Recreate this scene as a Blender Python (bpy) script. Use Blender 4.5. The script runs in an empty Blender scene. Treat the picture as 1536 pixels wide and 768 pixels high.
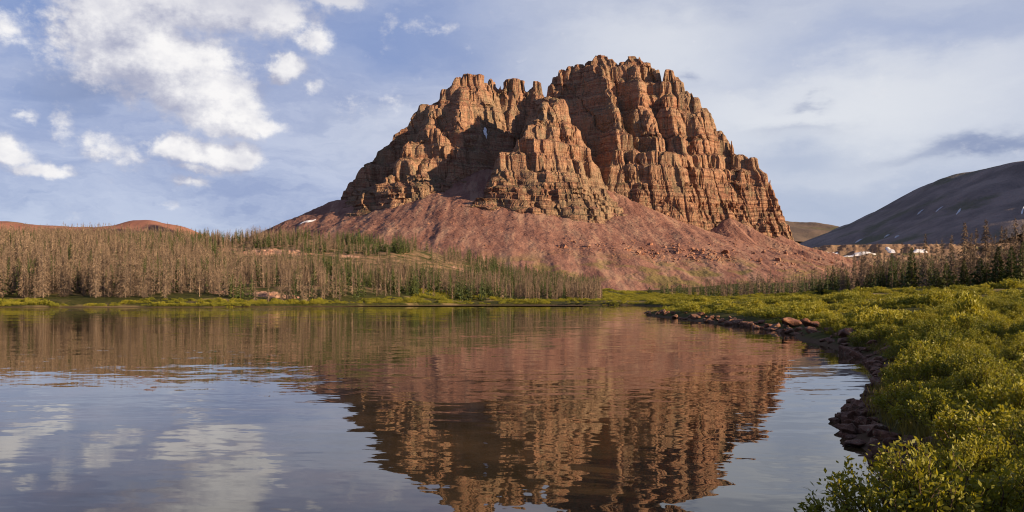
import bpy, bmesh, math, random
import numpy as np
from math import radians, sin, cos, pi, atan, atan2
from mathutils import Vector, Matrix, Euler

random.seed(7)
RNG = np.random.default_rng(11)
S = bpy.context.scene
COL = S.collection
F = 1330.0            # focal length in photograph pixels
CX, HZ = 768.0, 447.5  # principal column and horizon row of the photograph
EYE = 3.2

# ------------------------------------------------------------------ camera
cd = bpy.data.cameras.new('camera')
cam = bpy.data.objects.new('camera', cd)
COL.objects.link(cam)
cam.location = (0, 0, EYE)
cam.rotation_euler = (radians(90), 0, 0)
cd.sensor_width = 36
cd.lens = 36 * F / 1536
cd.shift_y = (HZ - 384) / 1536
cd.clip_start, cd.clip_end = 0.1, 40000
S.camera = cam

S.view_settings.view_transform = 'Standard'
S.view_settings.look = 'None'
S.view_settings.gamma = 1
S.view_settings.exposure = 0.9
S.view_settings.use_curve_mapping = False
try:
    S.cycles.use_denoising = True
    S.cycles.filter_width = 1.1
    S.cycles.max_bounces = 6
    S.cycles.diffuse_bounces = 2
    S.cycles.glossy_bounces = 3
    S.cycles.transmission_bounces = 2
    S.cycles.transparent_max_bounces = 4
    S.cycles.caustics_reflective = False
    S.cycles.caustics_refractive = False
    S.cycles.sample_clamp_indirect = 4
except Exception:
    pass

# ------------------------------------------------------------------ sun
SUN_AZ, SUN_EL = radians(114), radians(14)
sunv = Vector((sin(SUN_AZ) * cos(SUN_EL), cos(SUN_AZ) * cos(SUN_EL), sin(SUN_EL)))
sd = bpy.data.lights.new('sun', 'SUN')
sd.energy = 5.0
sd.angle = radians(0.6)
sd.color = (1.0, 0.76, 0.50)
sun = bpy.data.objects.new('sun', sd)
COL.objects.link(sun)
sun.rotation_euler = (-sunv).to_track_quat('-Z', 'Y').to_euler()
sun.location = (300, -100, 200)


# ------------------------------------------------------------------ node helpers
class NT:
    def __init__(self, tree):
        self.t = tree
        self.n = tree.nodes
        self.l = tree.links

    def new(self, typ, **kw):
        n = self.n.new(typ)
        for k, v in kw.items():
            setattr(n, k, v)
        return n

    def put(self, sock, v):
        if v is None:
            return
        if hasattr(v, 'links') or isinstance(v, bpy.types.NodeSocket):
            self.l.new(v, sock)
        else:
            if sock.type == 'RGBA' and len(v) == 3:
                v = (*v, 1)
            sock.default_value = v

    def math(self, op, a, b=None, c=None, clamp=False):
        n = self.new('ShaderNodeMath', operation=op, use_clamp=clamp)
        for i, v in enumerate((a, b, c)):
            self.put(n.inputs[i], v)
        return n.outputs[0]

    def vmath(self, op, a, b=None, scale=None):
        n = self.new('ShaderNodeVectorMath', operation=op)
        self.put(n.inputs[0], a)
        if b is not None:
            self.put(n.inputs[1], b)
        if scale is not None:
            self.put(n.inputs['Scale'], scale)
        return n.outputs['Value'] if op in ('DOT_PRODUCT', 'LENGTH') else n.outputs['Vector']

    def noise(self, vec, scale, detail=4, rough=0.55, color=False, dist=0.0):
        n = self.new('ShaderNodeTexNoise')
        self.put(n.inputs['Vector'], vec)
        n.inputs['Scale'].default_value = scale
        n.inputs['Detail'].default_value = detail
        n.inputs['Roughness'].default_value = rough
        n.inputs['Distortion'].default_value = dist
        return n.outputs['Color'] if color else n.outputs['Fac']

    def voronoi(self, vec, scale, feature='F1', out='Distance'):
        n = self.new('ShaderNodeTexVoronoi', feature=feature)
        self.put(n.inputs['Vector'], vec)
        n.inputs['Scale'].default_value = scale
        return n.outputs[out]

    def ramp(self, fac, stops, interp='LINEAR'):
        n = self.new('ShaderNodeValToRGB')
        cr = n.color_ramp
        cr.interpolation = interp
        while len(cr.elements) < len(stops):
            cr.elements.new(0.5)
        for e, (p, c) in zip(cr.elements, stops):
            e.position = p
            e.color = (*c, 1) if len(c) == 3 else c
        self.put(n.inputs[0], fac)
        return n.outputs[0]

    def mix(self, fac, a, b, blend='MIX'):
        n = self.new('ShaderNodeMix', data_type='RGBA', blend_type=blend)
        self.put(n.inputs['Factor'], fac)
        self.put(n.inputs['A'] if False else n.inputs[6], a)
        self.put(n.inputs[7], b)
        return n.outputs[2]

    def smooth(self, v, lo, hi, a=0.0, b=1.0):
        n = self.new('ShaderNodeMapRange', interpolation_type='SMOOTHSTEP')
        self.put(n.inputs[0], v)
        for i, x in enumerate((lo, hi, a, b)):
            n.inputs[1 + i].default_value = x
        return n.outputs[0]

    def sep(self, v):
        n = self.new('ShaderNodeSeparateXYZ')
        self.put(n.inputs[0], v)
        return n.outputs

    def comb(self, x, y, z):
        n = self.new('ShaderNodeCombineXYZ')
        for i, v in enumerate((x, y, z)):
            self.put(n.inputs[i], v)
        return n.outputs[0]


def material(name, rough=0.9, spec=0.2):
    m = bpy.data.materials.new(name)
    m.use_nodes = True
    nt = NT(m.node_tree)
    b = m.node_tree.nodes['Principled BSDF']
    b.inputs['Roughness'].default_value = rough
    b.inputs['Specular IOR Level'].default_value = spec
    return m, nt, b


# ------------------------------------------------------------------ world sky
def px2dir(px, py):
    az = atan((px - CX) / F)
    return az, atan((HZ - py) / F * cos(az))


def make_world():
    w = bpy.data.worlds.new('World')
    S.world = w
    w.use_nodes = True
    nt = NT(w.node_tree)
    bg = w.node_tree.nodes['Background']
    bg.inputs['Strength'].default_value = 0.066
    sky = nt.new('ShaderNodeTexSky', sky_type='NISHITA')
    sky.sun_disc = False
    sky.sun_elevation = SUN_EL
    sky.sun_rotation = SUN_AZ
    sky.altitude = 3200
    sky.air_density = 1.0
    sky.dust_density = 0.6

    # cloud density as a node group of direction (azimuth, elevation)
    white = [  # px, py, rx, ry, weight
        (180, 40, 95, 58, 1.0), (232, 88, 112, 46, 1.1), (285, 128, 92, 40, 1.05), (330, 165, 70, 34, .95), (352, 186, 56, 18, .8),
        (300, 8, 150, 36, 1.0), (405, 25, 66, 30, .85), (468, 58, 40, 22, .66), (140, 14, 60, 34, .7), (120, 60, 40, 50, .62),
        (429, 99, 25, 19, .95), (271, 222, 40, 21, 1.0), (338, 230, 46, 24, 1.0), (305, 232, 60, 16, .8), (295, 250, 50, 9, .62),
        (288, 272, 34, 9, .55), (14, 229, 30, 20, .9), (60, 254, 62, 12, .66), (150, 222, 44, 26, .58), (200, 245, 60, 20, .42),
        (92, 182, 22, 34, .5), (404, 188, 36, 14, .66), (505, 4, 60, 17, .72), (610, 30, 50, 22, .40),
        (45, 165, 24, 20, .46), (128, 112, 26, 18, .5), (255, 308, 24, 9, .42), (4, 35, 30, 26, .6), (30, 62, 40, 12, .46),
        (670, 36, 26, 14, .36), (470, 130, 22, 14, .42), (545, 165, 60, 26, .30), (590, 150, 40, 30, .3)]
    g = bpy.data.node_groups.new('cloud_density', 'ShaderNodeTree')
    g.interface.new_socket('Vector', in_out='INPUT', socket_type='NodeSocketVector')
    g.interface.new_socket('Density', in_out='OUTPUT', socket_type='NodeSocketFloat')
    gt = NT(g)
    gi = gt.new('NodeGroupInput')
    go = gt.new('NodeGroupOutput')
    p0 = gi.outputs[0]
    wc = gt.noise(p0, 16, 2, .5, color=True)
    wc = gt.vmath('SCALE', gt.vmath('SUBTRACT', wc, (.5, .5, .5)), scale=0.030)
    wc2 = gt.noise(p0, 60, 3, .6, color=True)
    wc2 = gt.vmath('SCALE', gt.vmath('SUBTRACT', wc2, (.5, .5, .5)), scale=0.014)
    p = gt.vmath('ADD', gt.vmath('ADD', p0, wc), wc2)
    acc = None
    for (px, py, rx, ry, wt) in white:
        a, e = px2dir(px, py)
        q = gt.vmath('MULTIPLY', gt.vmath('SUBTRACT', p, (a, e, 0)), (F / (rx * 1.12), F / (ry * 1.12), 0))
        d2 = gt.vmath('DOT_PRODUCT', q, q)
        # flat-bottomed bell: soft rim, full middle
        v = gt.math('MULTIPLY', gt.math('EXPONENT', gt.math('MULTIPLY', d2, -1.1)), wt)
        acc = v if acc is None else gt.math('SMOOTH_MAX', acc, v, 0.22)
    n1 = gt.noise(gt.vmath('MULTIPLY', p0, (1, 1.6, 1)), 3.3, 5, .6)
    far = gt.smooth(gt.math('ABSOLUTE', gt.sep(p0)[0]), .62, .85)
    above = gt.smooth(gt.sep(p0)[1], .36, .5)
    other = gt.math('MULTIPLY', gt.math('MULTIPLY_ADD', n1, 3, -1.9, clamp=True), gt.math('MAXIMUM', far, above))
    acc = gt.math('MAXIMUM', acc, other)
    n2 = gt.noise(p0, 30, 7, .62)
    n3 = gt.noise(gt.vmath('MULTIPLY', p0, (1, 1.5, 1)), 95, 4, .6)
    det = gt.math('ADD', gt.math('MULTIPLY_ADD', n2, 1.3, -.65), gt.math('MULTIPLY_ADD', n3, .6, -.30))
    acc = gt.math('ADD', acc, gt.math('MULTIPLY', det, .62))
    gt.l.new(acc, go.inputs[0])

    tc = nt.new('ShaderNodeTexCoord')
    x, y, z = nt.sep(tc.outputs['Generated'])[:3]
    az = nt.math('ARCTAN2', x, y)
    el = nt.math('ARCSINE', z)
    pv = nt.comb(az, el, 0)

    def dens(v):
        n = nt.new('ShaderNodeGroup')
        n.node_tree = g
        nt.put(n.inputs[0], v)
        return n.outputs[0]
    d0 = dens(pv)
    d1 = dens(nt.vmath('ADD', pv, (0.012, 0.020, 0)))
    lit = nt.smooth(nt.math('SUBTRACT', d0, d1), -.42, .40)
    grain = nt.noise(nt.vmath('MULTIPLY', pv, (1, 1.4, 1)), 13, 5, .6)
    lit = nt.math('ADD', nt.math('MULTIPLY', lit, .80), nt.math('MULTIPLY_ADD', grain, 2.4, -1.10), clamp=True)
    top = nt.smooth(el, .27, .335)
    lit = nt.math('MULTIPLY', lit, nt.math('MULTIPLY_ADD', top, -.55, 1))
    thick = nt.smooth(d0, .35, .95)
    mask = nt.smooth(d0, .23, .66)

    # the high veil: clear blue at the top, a bright sheet right of centre, slate blue low left
    def blob(px, py, rx, ry):
        a, e = px2dir(px, py)
        q = nt.vmath('MULTIPLY', nt.vmath('SUBTRACT', pw, (a, e, 0)), (F / rx, F / ry, 0))
        return nt.math('EXPONENT', nt.math('MULTIPLY', nt.vmath('DOT_PRODUCT', q, q), -1.0))
    wv = nt.vmath('SCALE', nt.vmath('SUBTRACT', nt.noise(nt.vmath('MULTIPLY', pv, (1, 2.4, 1)), 5, 6, .58, color=True), (.5, .5, .5)), scale=.13)
    wv2 = nt.vmath('SCALE', nt.vmath('SUBTRACT', nt.noise(nt.vmath('MULTIPLY', pv, (1, 1.8, 1)), 34, 5, .6, color=True), (.5, .5, .5)), scale=.018)
    pw = nt.vmath('ADD', nt.vmath('ADD', pv, wv), wv2)
    streak = nt.noise(nt.vmath('MULTIPLY', pw, (1, 3.4, 1)), 6, 6, .6)
    right = nt.smooth(az, -.25, .22)
    c = nt.mix(nt.smooth(el, .02, .24), SKY_LOW, SKY_MID)
    c = nt.mix(nt.math('MULTIPLY', nt.smooth(streak, .34, .66), .80), c, SKY_STREAK)
    c = nt.mix(nt.math('MULTIPLY', right, .5), c, SKY_RIGHT)
    br = nt.math('MAXIMUM', blob(1240, 175, 300, 110), nt.math('MULTIPLY', blob(1030, 70, 260, 60), .8))
    br = nt.math('MAXIMUM', br, nt.math('MULTIPLY', blob(580, 210, 130, 60), .35))
    c = nt.mix(nt.math('MULTIPLY', br, .9), c, SKY_BRIGHT)
    clear = nt.math('MAXIMUM', nt.math('MULTIPLY', blob(580, 40, 190, 60), .9), nt.math('MULTIPLY', blob(1320, 50, 200, 34), .5))
    clear = nt.math('MAXIMUM', clear, blob(50, 0, 100, 60))
    clear = nt.math('MAXIMUM', clear, nt.math('MULTIPLY', blob(60, 125, 110, 40), .45))
    c = nt.mix(nt.math('MULTIPLY', clear, .85), c, SKY_CLEAR)
    grey = nt.math('MAXIMUM', blob(1190, 228, 120, 40), nt.math('MULTIPLY', blob(1260, 315, 260, 46), .85))
    c = nt.mix(nt.math('MULTIPLY', grey, .72), c, SKY_GREY)
    dark = nt.math('MAXIMUM', nt.math('MULTIPLY', blob(1490, 224, 100, 15), 1.0), nt.math('MULTIPLY', blob(1215, 138, 18, 8), .55))
    dark = nt.math('MAXIMUM', dark, nt.math('MULTIPLY', blob(1028, 104, 18, 6), .6))
    dark = nt.math('MAXIMUM', dark, nt.math('MULTIPLY', blob(1200, 178, 60, 10), .35))
    dark = nt.math('MAXIMUM', dark, nt.math('MULTIPLY', blob(150, 118, 80, 30), 1.0))
    c = nt.mix(nt.math('MULTIPLY', dark, .85), c, SKY_DARK)
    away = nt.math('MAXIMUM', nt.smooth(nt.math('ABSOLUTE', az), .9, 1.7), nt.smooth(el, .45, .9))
    c = nt.mix(nt.math('MULTIPLY', away, .8), c, (.8, 1.2, 2.5))  # out-of-view sky behind and overhead, darkened to deepen shade on the cliffs
    # the physical sky shows through where the veil is thin
    c = nt.mix(0.85, sky.outputs[0], c)
    cloud = nt.mix(lit, CL_SHADE, CL_LIT)
    c = nt.mix(nt.math('MULTIPLY', mask, .96), c, cloud)
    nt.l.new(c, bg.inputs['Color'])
    w.cycles.sampling_method = 'MANUAL'
    w.cycles.sample_map_resolution = 512


# radiances of the parts of the sky, in the units of the physical sky
SKY_LOW = (2.2, 2.6, 4.4)
SKY_MID = (2.8, 3.25, 5.0)
SKY_STREAK = (4.7, 5.0, 6.3)
SKY_RIGHT = (4.5, 4.9, 5.9)
SKY_BRIGHT = (7.3, 7.35, 7.5)
SKY_CLEAR = (1.75, 2.5, 4.8)
SKY_GREY = (3.3, 3.8, 5.2)
SKY_DARK = (1.9, 2.3, 3.8)
CL_SHADE = (3.4, 3.55, 4.6)
CL_LIT = (7.9, 7.75, 7.7)
make_world()


# ------------------------------------------------------------------ numeric noise
def _hash(ix, iy, iz, seed):
    h = (ix.astype(np.int64) * 374761393 + iy.astype(np.int64) * 668265263 + iz * 2147483647 // 7 * 0 + iz.astype(np.int64) * 1274126177 + seed * 974634777)
    h = (h ^ (h >> 13)) * 1103515245
    h = h & 0x7fffffffffff
    h = (h ^ (h >> 16)) * 277803737
    return ((h >> 8) & 0xffff) / 65535.0


def vnoise(x, y, seed=0, z=None):
    """smooth value noise in [-1,1]"""
    x0 = np.floor(x); y0 = np.floor(y)
    fx = x - x0; fy = y - y0
    fx = fx * fx * fx * (fx * (fx * 6 - 15) + 10); fy = fy * fy * fy * (fy * (fy * 6 - 15) + 10)
    ix = x0.astype(np.int64); iy = y0.astype(np.int64)
    zi = np.zeros_like(ix) if z is None else z.astype(np.int64)
    a = _hash(ix, iy, zi, seed); b = _hash(ix + 1, iy, zi, seed)
    c = _hash(ix, iy + 1, zi, seed); d = _hash(ix + 1, iy + 1, zi, seed)
    return 2 * ((a * (1 - fx) + b * fx) * (1 - fy) + (c * (1 - fx) + d * fx) * fy) - 1


def fbm(x, y, oct=4, seed=0, gain=.5):
    s = 0; a = 1; t = 0
    for i in range(oct):
        c, sn = cos(.6 * i + .3), sin(.6 * i + .3)
        s = s + a * vnoise((x * c - y * sn) * 2 ** i + 17.3 * i, (x * sn + y * c) * 2 ** i - 9.1 * i, seed + i)
        t += a; a *= gain
    return s / t


def ridged(x, y, oct=3, seed=0):
    s = 0; a = 1; t = 0
    for i in range(oct):
        s = s + a * (1 - 2 * np.abs(vnoise(x * 2 ** i + 5.7 * i, y * 2 ** i + 3.1 * i, seed + i)))
        t += a; a *= .5
    return s / t


def W(px, py, Y):
    return ((px - CX) / F * Y, Y, EYE + (HZ - py) / F * Y)


def sstep(a, b, x):
    t = np.clip((x - a) / (b - a), 0, 1)
    return t * t * (3 - 2 * t)


# ------------------------------------------------------------------ mesh helpers
def mesh_np(name, verts, faces, mats=(), smooth=True, mat_idx=None):
    """faces: (n,k) int array"""
    me = bpy.data.meshes.new(name)
    verts = np.asarray(verts, dtype=np.float32)
    faces = np.asarray(faces, dtype=np.int32)
    n, k = faces.shape
    me.vertices.add(len(verts)); me.vertices.foreach_set('co', verts.ravel())
    me.loops.add(n * k); me.loops.foreach_set('vertex_index', faces.ravel())
    me.polygons.add(n)
    me.polygons.foreach_set('loop_start', np.arange(0, n * k, k, dtype=np.int32))
    me.polygons.foreach_set('loop_total', np.full(n, k, dtype=np.int32))
    me.polygons.foreach_set('use_smooth', np.full(n, smooth, dtype=bool))
    for m in mats:
        me.materials.append(m)
    if mat_idx is not None:
        me.polygons.foreach_set('material_index', np.asarray(mat_idx, dtype=np.int32))
    me.update(calc_edges=True)
    me.validate()
    return me


def link(name, me, parent=None, **props):
    o = bpy.data.objects.new(name, me)
    COL.objects.link(o)
    if parent is not None:
        o.parent = parent
    for k, v in props.items():
        o[k] = v
    return o


def grid_faces(ny, nx):
    i = np.arange(ny * nx).reshape(ny, nx)
    return np.stack([i[:-1, :-1], i[:-1, 1:], i[1:, 1:], i[1:, :-1]], -1).reshape(-1, 4)


def compact(verts, faces):
    used = np.zeros(len(verts), bool); used[faces.ravel()] = True
    idx = np.cumsum(used) - 1
    return verts[used], idx[faces]


# ------------------------------------------------------------------ terrain functions
SHORE = [(-900, 260), (-420, 300), (-182, 318), (-110, 318), (-68, 345), (-22, 420), (20, 424), (55, 402), (60, 330), (44, 250), (32, 190),
         (25.6, 172), (26.2, 149), (26.4, 105), (25.3, 81), (21.4, 58.5), (18.6, 46), (15.2, 36), (12.0, 29.5), (9.2, 24.0), (8.0, 20.5), (7.0, 15.5),
         (4.6, 11.0), (2.9, 7.6), (0.8, 5.0), (-4, 3.0), (-20, 0), (-120, -30), (-900, -80)]


def sdf(x, y):
    x = np.asarray(x, float); y = np.asarray(y, float)
    d = np.full(x.shape, 1e9); inside = np.zeros(x.shape, bool)
    n = len(SHORE)
    for i in range(n):
        ax, ay = SHORE[i]; bx, by = SHORE[(i + 1) % n]
        ex, ey = bx - ax, by - ay
        t = np.clip(((x - ax) * ex + (y - ay) * ey) / (ex * ex + ey * ey), 0, 1)
        d = np.minimum(d, np.hypot(x - ax - t * ex, y - ay - t * ey))
        c = ((ay > y) != (by > y)) & (x < (bx - ax) * (y - ay) / (by - ay + 1e-12) + ax)
        inside ^= c
    return np.where(inside, -d, d)


HILL_PX = [-900, -300, 0, 300, 480, 600, 650, 700, 760, 840, 930, 1100]
HILL_PY = [352, 357, 361, 364, 360, 365, 376, 392, 409, 426, 437, 441]
SHORE_PX = [-900, 300, 500, 620, 700, 930]
SHORE_Y = [300, 318, 348, 395, 422, 412]


def shore_warp(x, y):
    k = np.clip(np.hypot(x, y) / 60, .12, 1) + 2.2 * sstep(200, 330, y)
    return 1.3 * fbm(x / 14, y / 14, 3, 77) * k + .35 * vnoise(x / 2.3, y / 2.3, 78)


def ground(x, y):
    x = np.asarray(x, float); y = np.asarray(y, float)
    d = sdf(x, y) + shore_warp(x, y)
    z = np.where(d < 0, np.maximum(d * .45, -4), 0.55 * (1 - np.exp(-np.maximum(d, 0) / 1.1)))
    dp = np.maximum(d, 0)
    yy = np.maximum(y, 1.0)
    px = CX + F * x / yy
    # right bank climbs away from the lake
    right = sstep(-5, 30, x) * (1 - sstep(330, 470, y))
    z = z + right * (np.minimum(dp, 160) * .058 + .25 * (1 - np.exp(-dp / 4)))
    # camera bank
    near = 1 - sstep(8, 24, y)
    z = z + near * .75 * (1 - np.exp(-dp / 2.5))
    # valley floor behind the lake
    val = np.clip(y - 405, 0, 1250) * .0150 * sstep(300, 480, y)
    z = z + val * sstep(-6, 30, d)
    # right side lifts towards the forest and the mountain wall
    z = z + sstep(150, 420, x) * sstep(200, 600, y) * 12
    # the forested hill on the left
    hp = np.interp(px, HILL_PX, HILL_PY)
    yr = 760.0
    zr = EYE + (HZ - hp) / F * yr
    ys0 = np.interp(px, SHORE_PX, SHORE_Y) + 14
    t = np.clip((y - ys0) / (yr - ys0), 0, 1)
    zh = 1.0 + np.minimum(dp, 30) * .022 + (zr - 1.6) * t * (.80 + .20 * t)
    zh = np.where(y > yr, zr - (y - yr) * .004, zh)
    wl = 1 - sstep(880, 1010, px)
    z = np.where(y > 330, np.maximum(z, z * (1 - wl) + wl * zh * (d > 0)), z)
    # roughness
    amp = np.clip((y - 20) / 300, 0.05, 1) * np.clip(dp / 12, 0, 1)
    z = z + amp * (1.1 * fbm(x / 38, y / 38, 3, 5)) + np.clip(dp / 2, 0, 1) * .14 * fbm(x / 3.1, y / 3.1, 3, 9)
    z = z + wl * sstep(380, 480, y) * 4.0 * fbm(x / 60, y / 60, 4, 31)
    z = z + sstep(36, 80, y) * sstep(2, 14, d) * np.clip((x - 12) / 10, 0, 1) * (y < 430) * .62 * fbm(x / 15, y / 9, 2, 46) * (1 + np.clip(y - 100, 0, 200) / 200)
    z = z + sstep(40, 90, y) * np.clip((x - 30) / 30, 0, 1) * np.clip(dp / 20, 0, 1) * .9 * fbm(x / 22, y / 22, 2, 44) * (y < 420)
    return z


def Z1(x, y):
    return float(ground(np.array([x]), np.array([y]))[0])


def ridge_height(x, y, lines):
    """upper envelope of ridges: each line is (points, slope, round, concavity length)"""
    H = np.full(x.shape, -1e4, np.float32)
    for pts, slope, rnd, L in lines:
        for (ax, ay, az), (bx, by, bz) in zip(pts[:-1], pts[1:]):
            ex, ey = bx - ax, by - ay
            t = np.clip(((x - ax) * ex + (y - ay) * ey) / (ex * ex + ey * ey + 1e-9), 0, 1)
            d = np.hypot(x - ax - t * ex, y - ay - t * ey)
            d = np.sqrt(d * d + rnd * rnd) - rnd
            if L:
                fall = slope * .42 * d + slope * .58 * L * (1 - np.exp(-d / L))
            else:
                fall = slope * d
            H = np.maximum(H, az + t * (bz - az) - fall)
    return H


# ------------------------------------------------------------------ materials: land
def mat_ground():
    m, nt, b = material('meadow_soil', .95, .05)
    geo = nt.new('ShaderNodeNewGeometry')
    p = geo.outputs['Position']
    n1 = nt.noise(p, .045, 5, .6)
    n2 = nt.noise(p, .9, 4, .6)
    n3 = nt.noise(p, .012, 4, .6)
    grass = nt.mix(nt.smooth(n2, .3, .7), (.030, .034, .010), (.085, .078, .020))
    straw = nt.mix(n2, (.20, .15, .06), (.30, .21, .10))
    c = nt.mix(nt.smooth(n1, .53, .66), grass, straw)
    x, y, z = nt.sep(p)[:3]
    hill = nt.smooth(nt.math('SUBTRACT', z, nt.math('MULTIPLY_ADD', nt.math('MAXIMUM', nt.math('SUBTRACT', y, 405), 0), .015, 3)), 1.5, 6)
    leftside = nt.smooth(nt.math('DIVIDE', x, nt.math('MAXIMUM', y, 1)), -.02, .13, 1, 0)
    hill = nt.math('MULTIPLY', hill, leftside)
    soil = nt.mix(nt.smooth(nt.noise(p, .11, 5, .65), .38, .62), (.060, .062, .020), (.30, .185, .105))
    c = nt.mix(hill, c, soil)
    mud = nt.smooth(z, .05, .38)
    c = nt.mix(mud, (.105, .065, .04), c)
    nt.l.new(c, b.inputs['Base Color'])
    bp = nt.new('ShaderNodeBump')
    bp.inputs['Strength'].default_value = .6
    bp.inputs['Distance'].default_value = .25
    nt.put(bp.inputs['Height'], nt.noise(p, 2.2, 5, .65))
    nt.l.new(bp.outputs[0], b.inputs['Normal'])
    return m


def mat_cliff():
    m, nt, b = material('red_sandstone', .92, .12)
    geo = nt.new('ShaderNodeNewGeometry')
    p = geo.outputs['Position']
    x, y, z = nt.sep(p)[:3]
    warp = nt.math('MULTIPLY', nt.noise(p, .012, 3, .5), 22)
    zz = nt.math('ADD', nt.math('ADD', z, warp), nt.math('MULTIPLY', x, .03))
    bed = nt.noise(nt.comb(nt.math('MULTIPLY', x, .02), nt.math('MULTIPLY', y, .02), zz), .085, 5, .7)
    c = nt.ramp(bed, [(.30, (.16, .068, .045)), (.40, (.36, .170, .100)), (.50, (.47, .275, .168)), (.58, (.29, .130, .082)), (.64, (.50, .320, .200)), (.74, (.24, .108, .070))])
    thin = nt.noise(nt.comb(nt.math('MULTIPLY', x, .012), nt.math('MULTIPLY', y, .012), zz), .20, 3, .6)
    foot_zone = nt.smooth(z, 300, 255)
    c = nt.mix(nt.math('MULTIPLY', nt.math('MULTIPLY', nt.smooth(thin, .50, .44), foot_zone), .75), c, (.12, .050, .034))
    # vertical stained streaks and lichen
    st = nt.noise(nt.comb(x, y, nt.math('MULTIPLY', z, .16)), .10, 5, .68)
    c = nt.mix(nt.math('MULTIPLY', nt.smooth(st, .48, .64), .72), c, (.23, .185, .115))
    st2 = nt.noise(nt.comb(x, y, nt.math('MULTIPLY', z, .22)), .21, 4, .7)
    c = nt.mix(nt.math('MULTIPLY', nt.smooth(st2, .54, .70), .55), c, (.52, .36, .215))
    big = nt.noise(p, .008, 3, .5)
    c = nt.mix(nt.math('MULTIPLY', nt.smooth(big, .45, .62), .45), c, (.27, .215, .14))
    # ledges gather rubble and a little green
    nz = nt.sep(geo.outputs['Normal'])[2]
    ledge = nt.smooth(nz, .46, .74)
    led = nt.mix(nt.smooth(nt.noise(p, .05, 3), .45, .6), (.20, .092, .064), (.125, .095, .05))
    c = nt.mix(nt.math('MULTIPLY', ledge, .75), c, led)
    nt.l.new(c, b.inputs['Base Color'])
    # fractured surface
    vq = nt.vmath('ADD', nt.vmath('MULTIPLY', p, (1, 1, .42)), nt.vmath('SCALE', nt.noise(p, .09, 3, color=True), scale=6))
    v = nt.voronoi(vq, .16)
    v2 = nt.voronoi(nt.vmath('MULTIPLY', vq, (1, 1, 2.0)), .36)
    h = nt.math('ADD', nt.math('MULTIPLY', v, .75), nt.math('MULTIPLY', v2, .30))
    h = nt.math('ADD', h, nt.math('MULTIPLY', nt.noise(nt.comb(nt.math('MULTIPLY', x, .15), nt.math('MULTIPLY', y, .15), zz), .32, 4, .72), 2.4))
    bp = nt.new('ShaderNodeBump')
    bp.inputs['Strength'].default_value = 1.0
    bp.inputs['Distance'].default_value = 3.2
    nt.put(bp.inputs['Height'], h)
    nt.l.new(bp.outputs[0], b.inputs['Normal'])
    return m


def mat_talus():
    m, nt, b = material('talus_rubble', .95, .08)
    geo = nt.new('ShaderNodeNewGeometry')
    p = geo.outputs['Position']
    x, y, z = nt.sep(p)[:3]
    n1 = nt.noise(p, .02, 4, .6)
    n2 = nt.noise(p, .35, 5, .75)
    c = nt.mix(nt.smooth(n1, .38, .64), (.195, .095, .073), (.275, .143, .104))
    c = nt.mix(nt.math('MULTIPLY', nt.smooth(n2, .52, .72), .75), c, (.38, .225, .165))
    c = nt.mix(nt.math('MULTIPLY', nt.smooth(n2, .46, .30), .7), c, (.11, .055, .045))
    fall = nt.noise(nt.comb(nt.math('MULTIPLY', x, .040), nt.math('MULTIPLY', y, .007), nt.math('MULTIPLY', z, .01)), 1.0, 5, .65)
    c = nt.mix(nt.math('MULTIPLY', nt.smooth(fall, .50, .64), .7), c, (.36, .22, .15))
    c = nt.mix(nt.math('MULTIPLY', nt.smooth(fall, .47, .36), .6), c, (.17, .075, .055))
    lowz = nt.smooth(z, 92, 45)
    g = nt.math('MULTIPLY', lowz, nt.smooth(nt.noise(p, .016, 4, .6), .46, .60))
    c = nt.mix(nt.math('MULTIPLY', g, .8), c, nt.mix(n2, (.13, .105, .035), (.24, .19, .07)))
    nt.l.new(c, b.inputs['Base Color'])
    h = nt.math('ADD', nt.noise(p, .22, 5, .75), nt.math('MULTIPLY', nt.voronoi(p, .22), .5))
    bp = nt.new('ShaderNodeBump')
    bp.inputs['Strength'].default_value = 1.0
    bp.inputs['Distance'].default_value = 1.5
    nt.put(bp.inputs['Height'], h)
    nt.l.new(bp.outputs[0], b.inputs['Normal'])
    return m


def mat_scree(name, a, bcol, gcol, sc=.004, bump=6):
    m, nt, b = material(name, .95, .05)
    geo = nt.new('ShaderNodeNewGeometry')
    p = geo.outputs['Position']
    n1 = nt.noise(nt.vmath('MULTIPLY', p, (1, 1, .35)), sc, 6, .65)
    c = nt.mix(nt.smooth(n1, .35, .65), a, bcol)
    c = nt.mix(nt.smooth(nt.noise(p, sc * .6, 4, .6), .52, .66), c, gcol)
    nt.l.new(c, b.inputs['Base Color'])
    bp = nt.new('ShaderNodeBump')
    bp.inputs['Distance'].default_value = bump
    bp.inputs['Strength'].default_value = .8
    nt.put(bp.inputs['Height'], nt.noise(p, sc * 6, 5, .65))
    nt.l.new(bp.outputs[0], b.inputs['Normal'])
    return m


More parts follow.
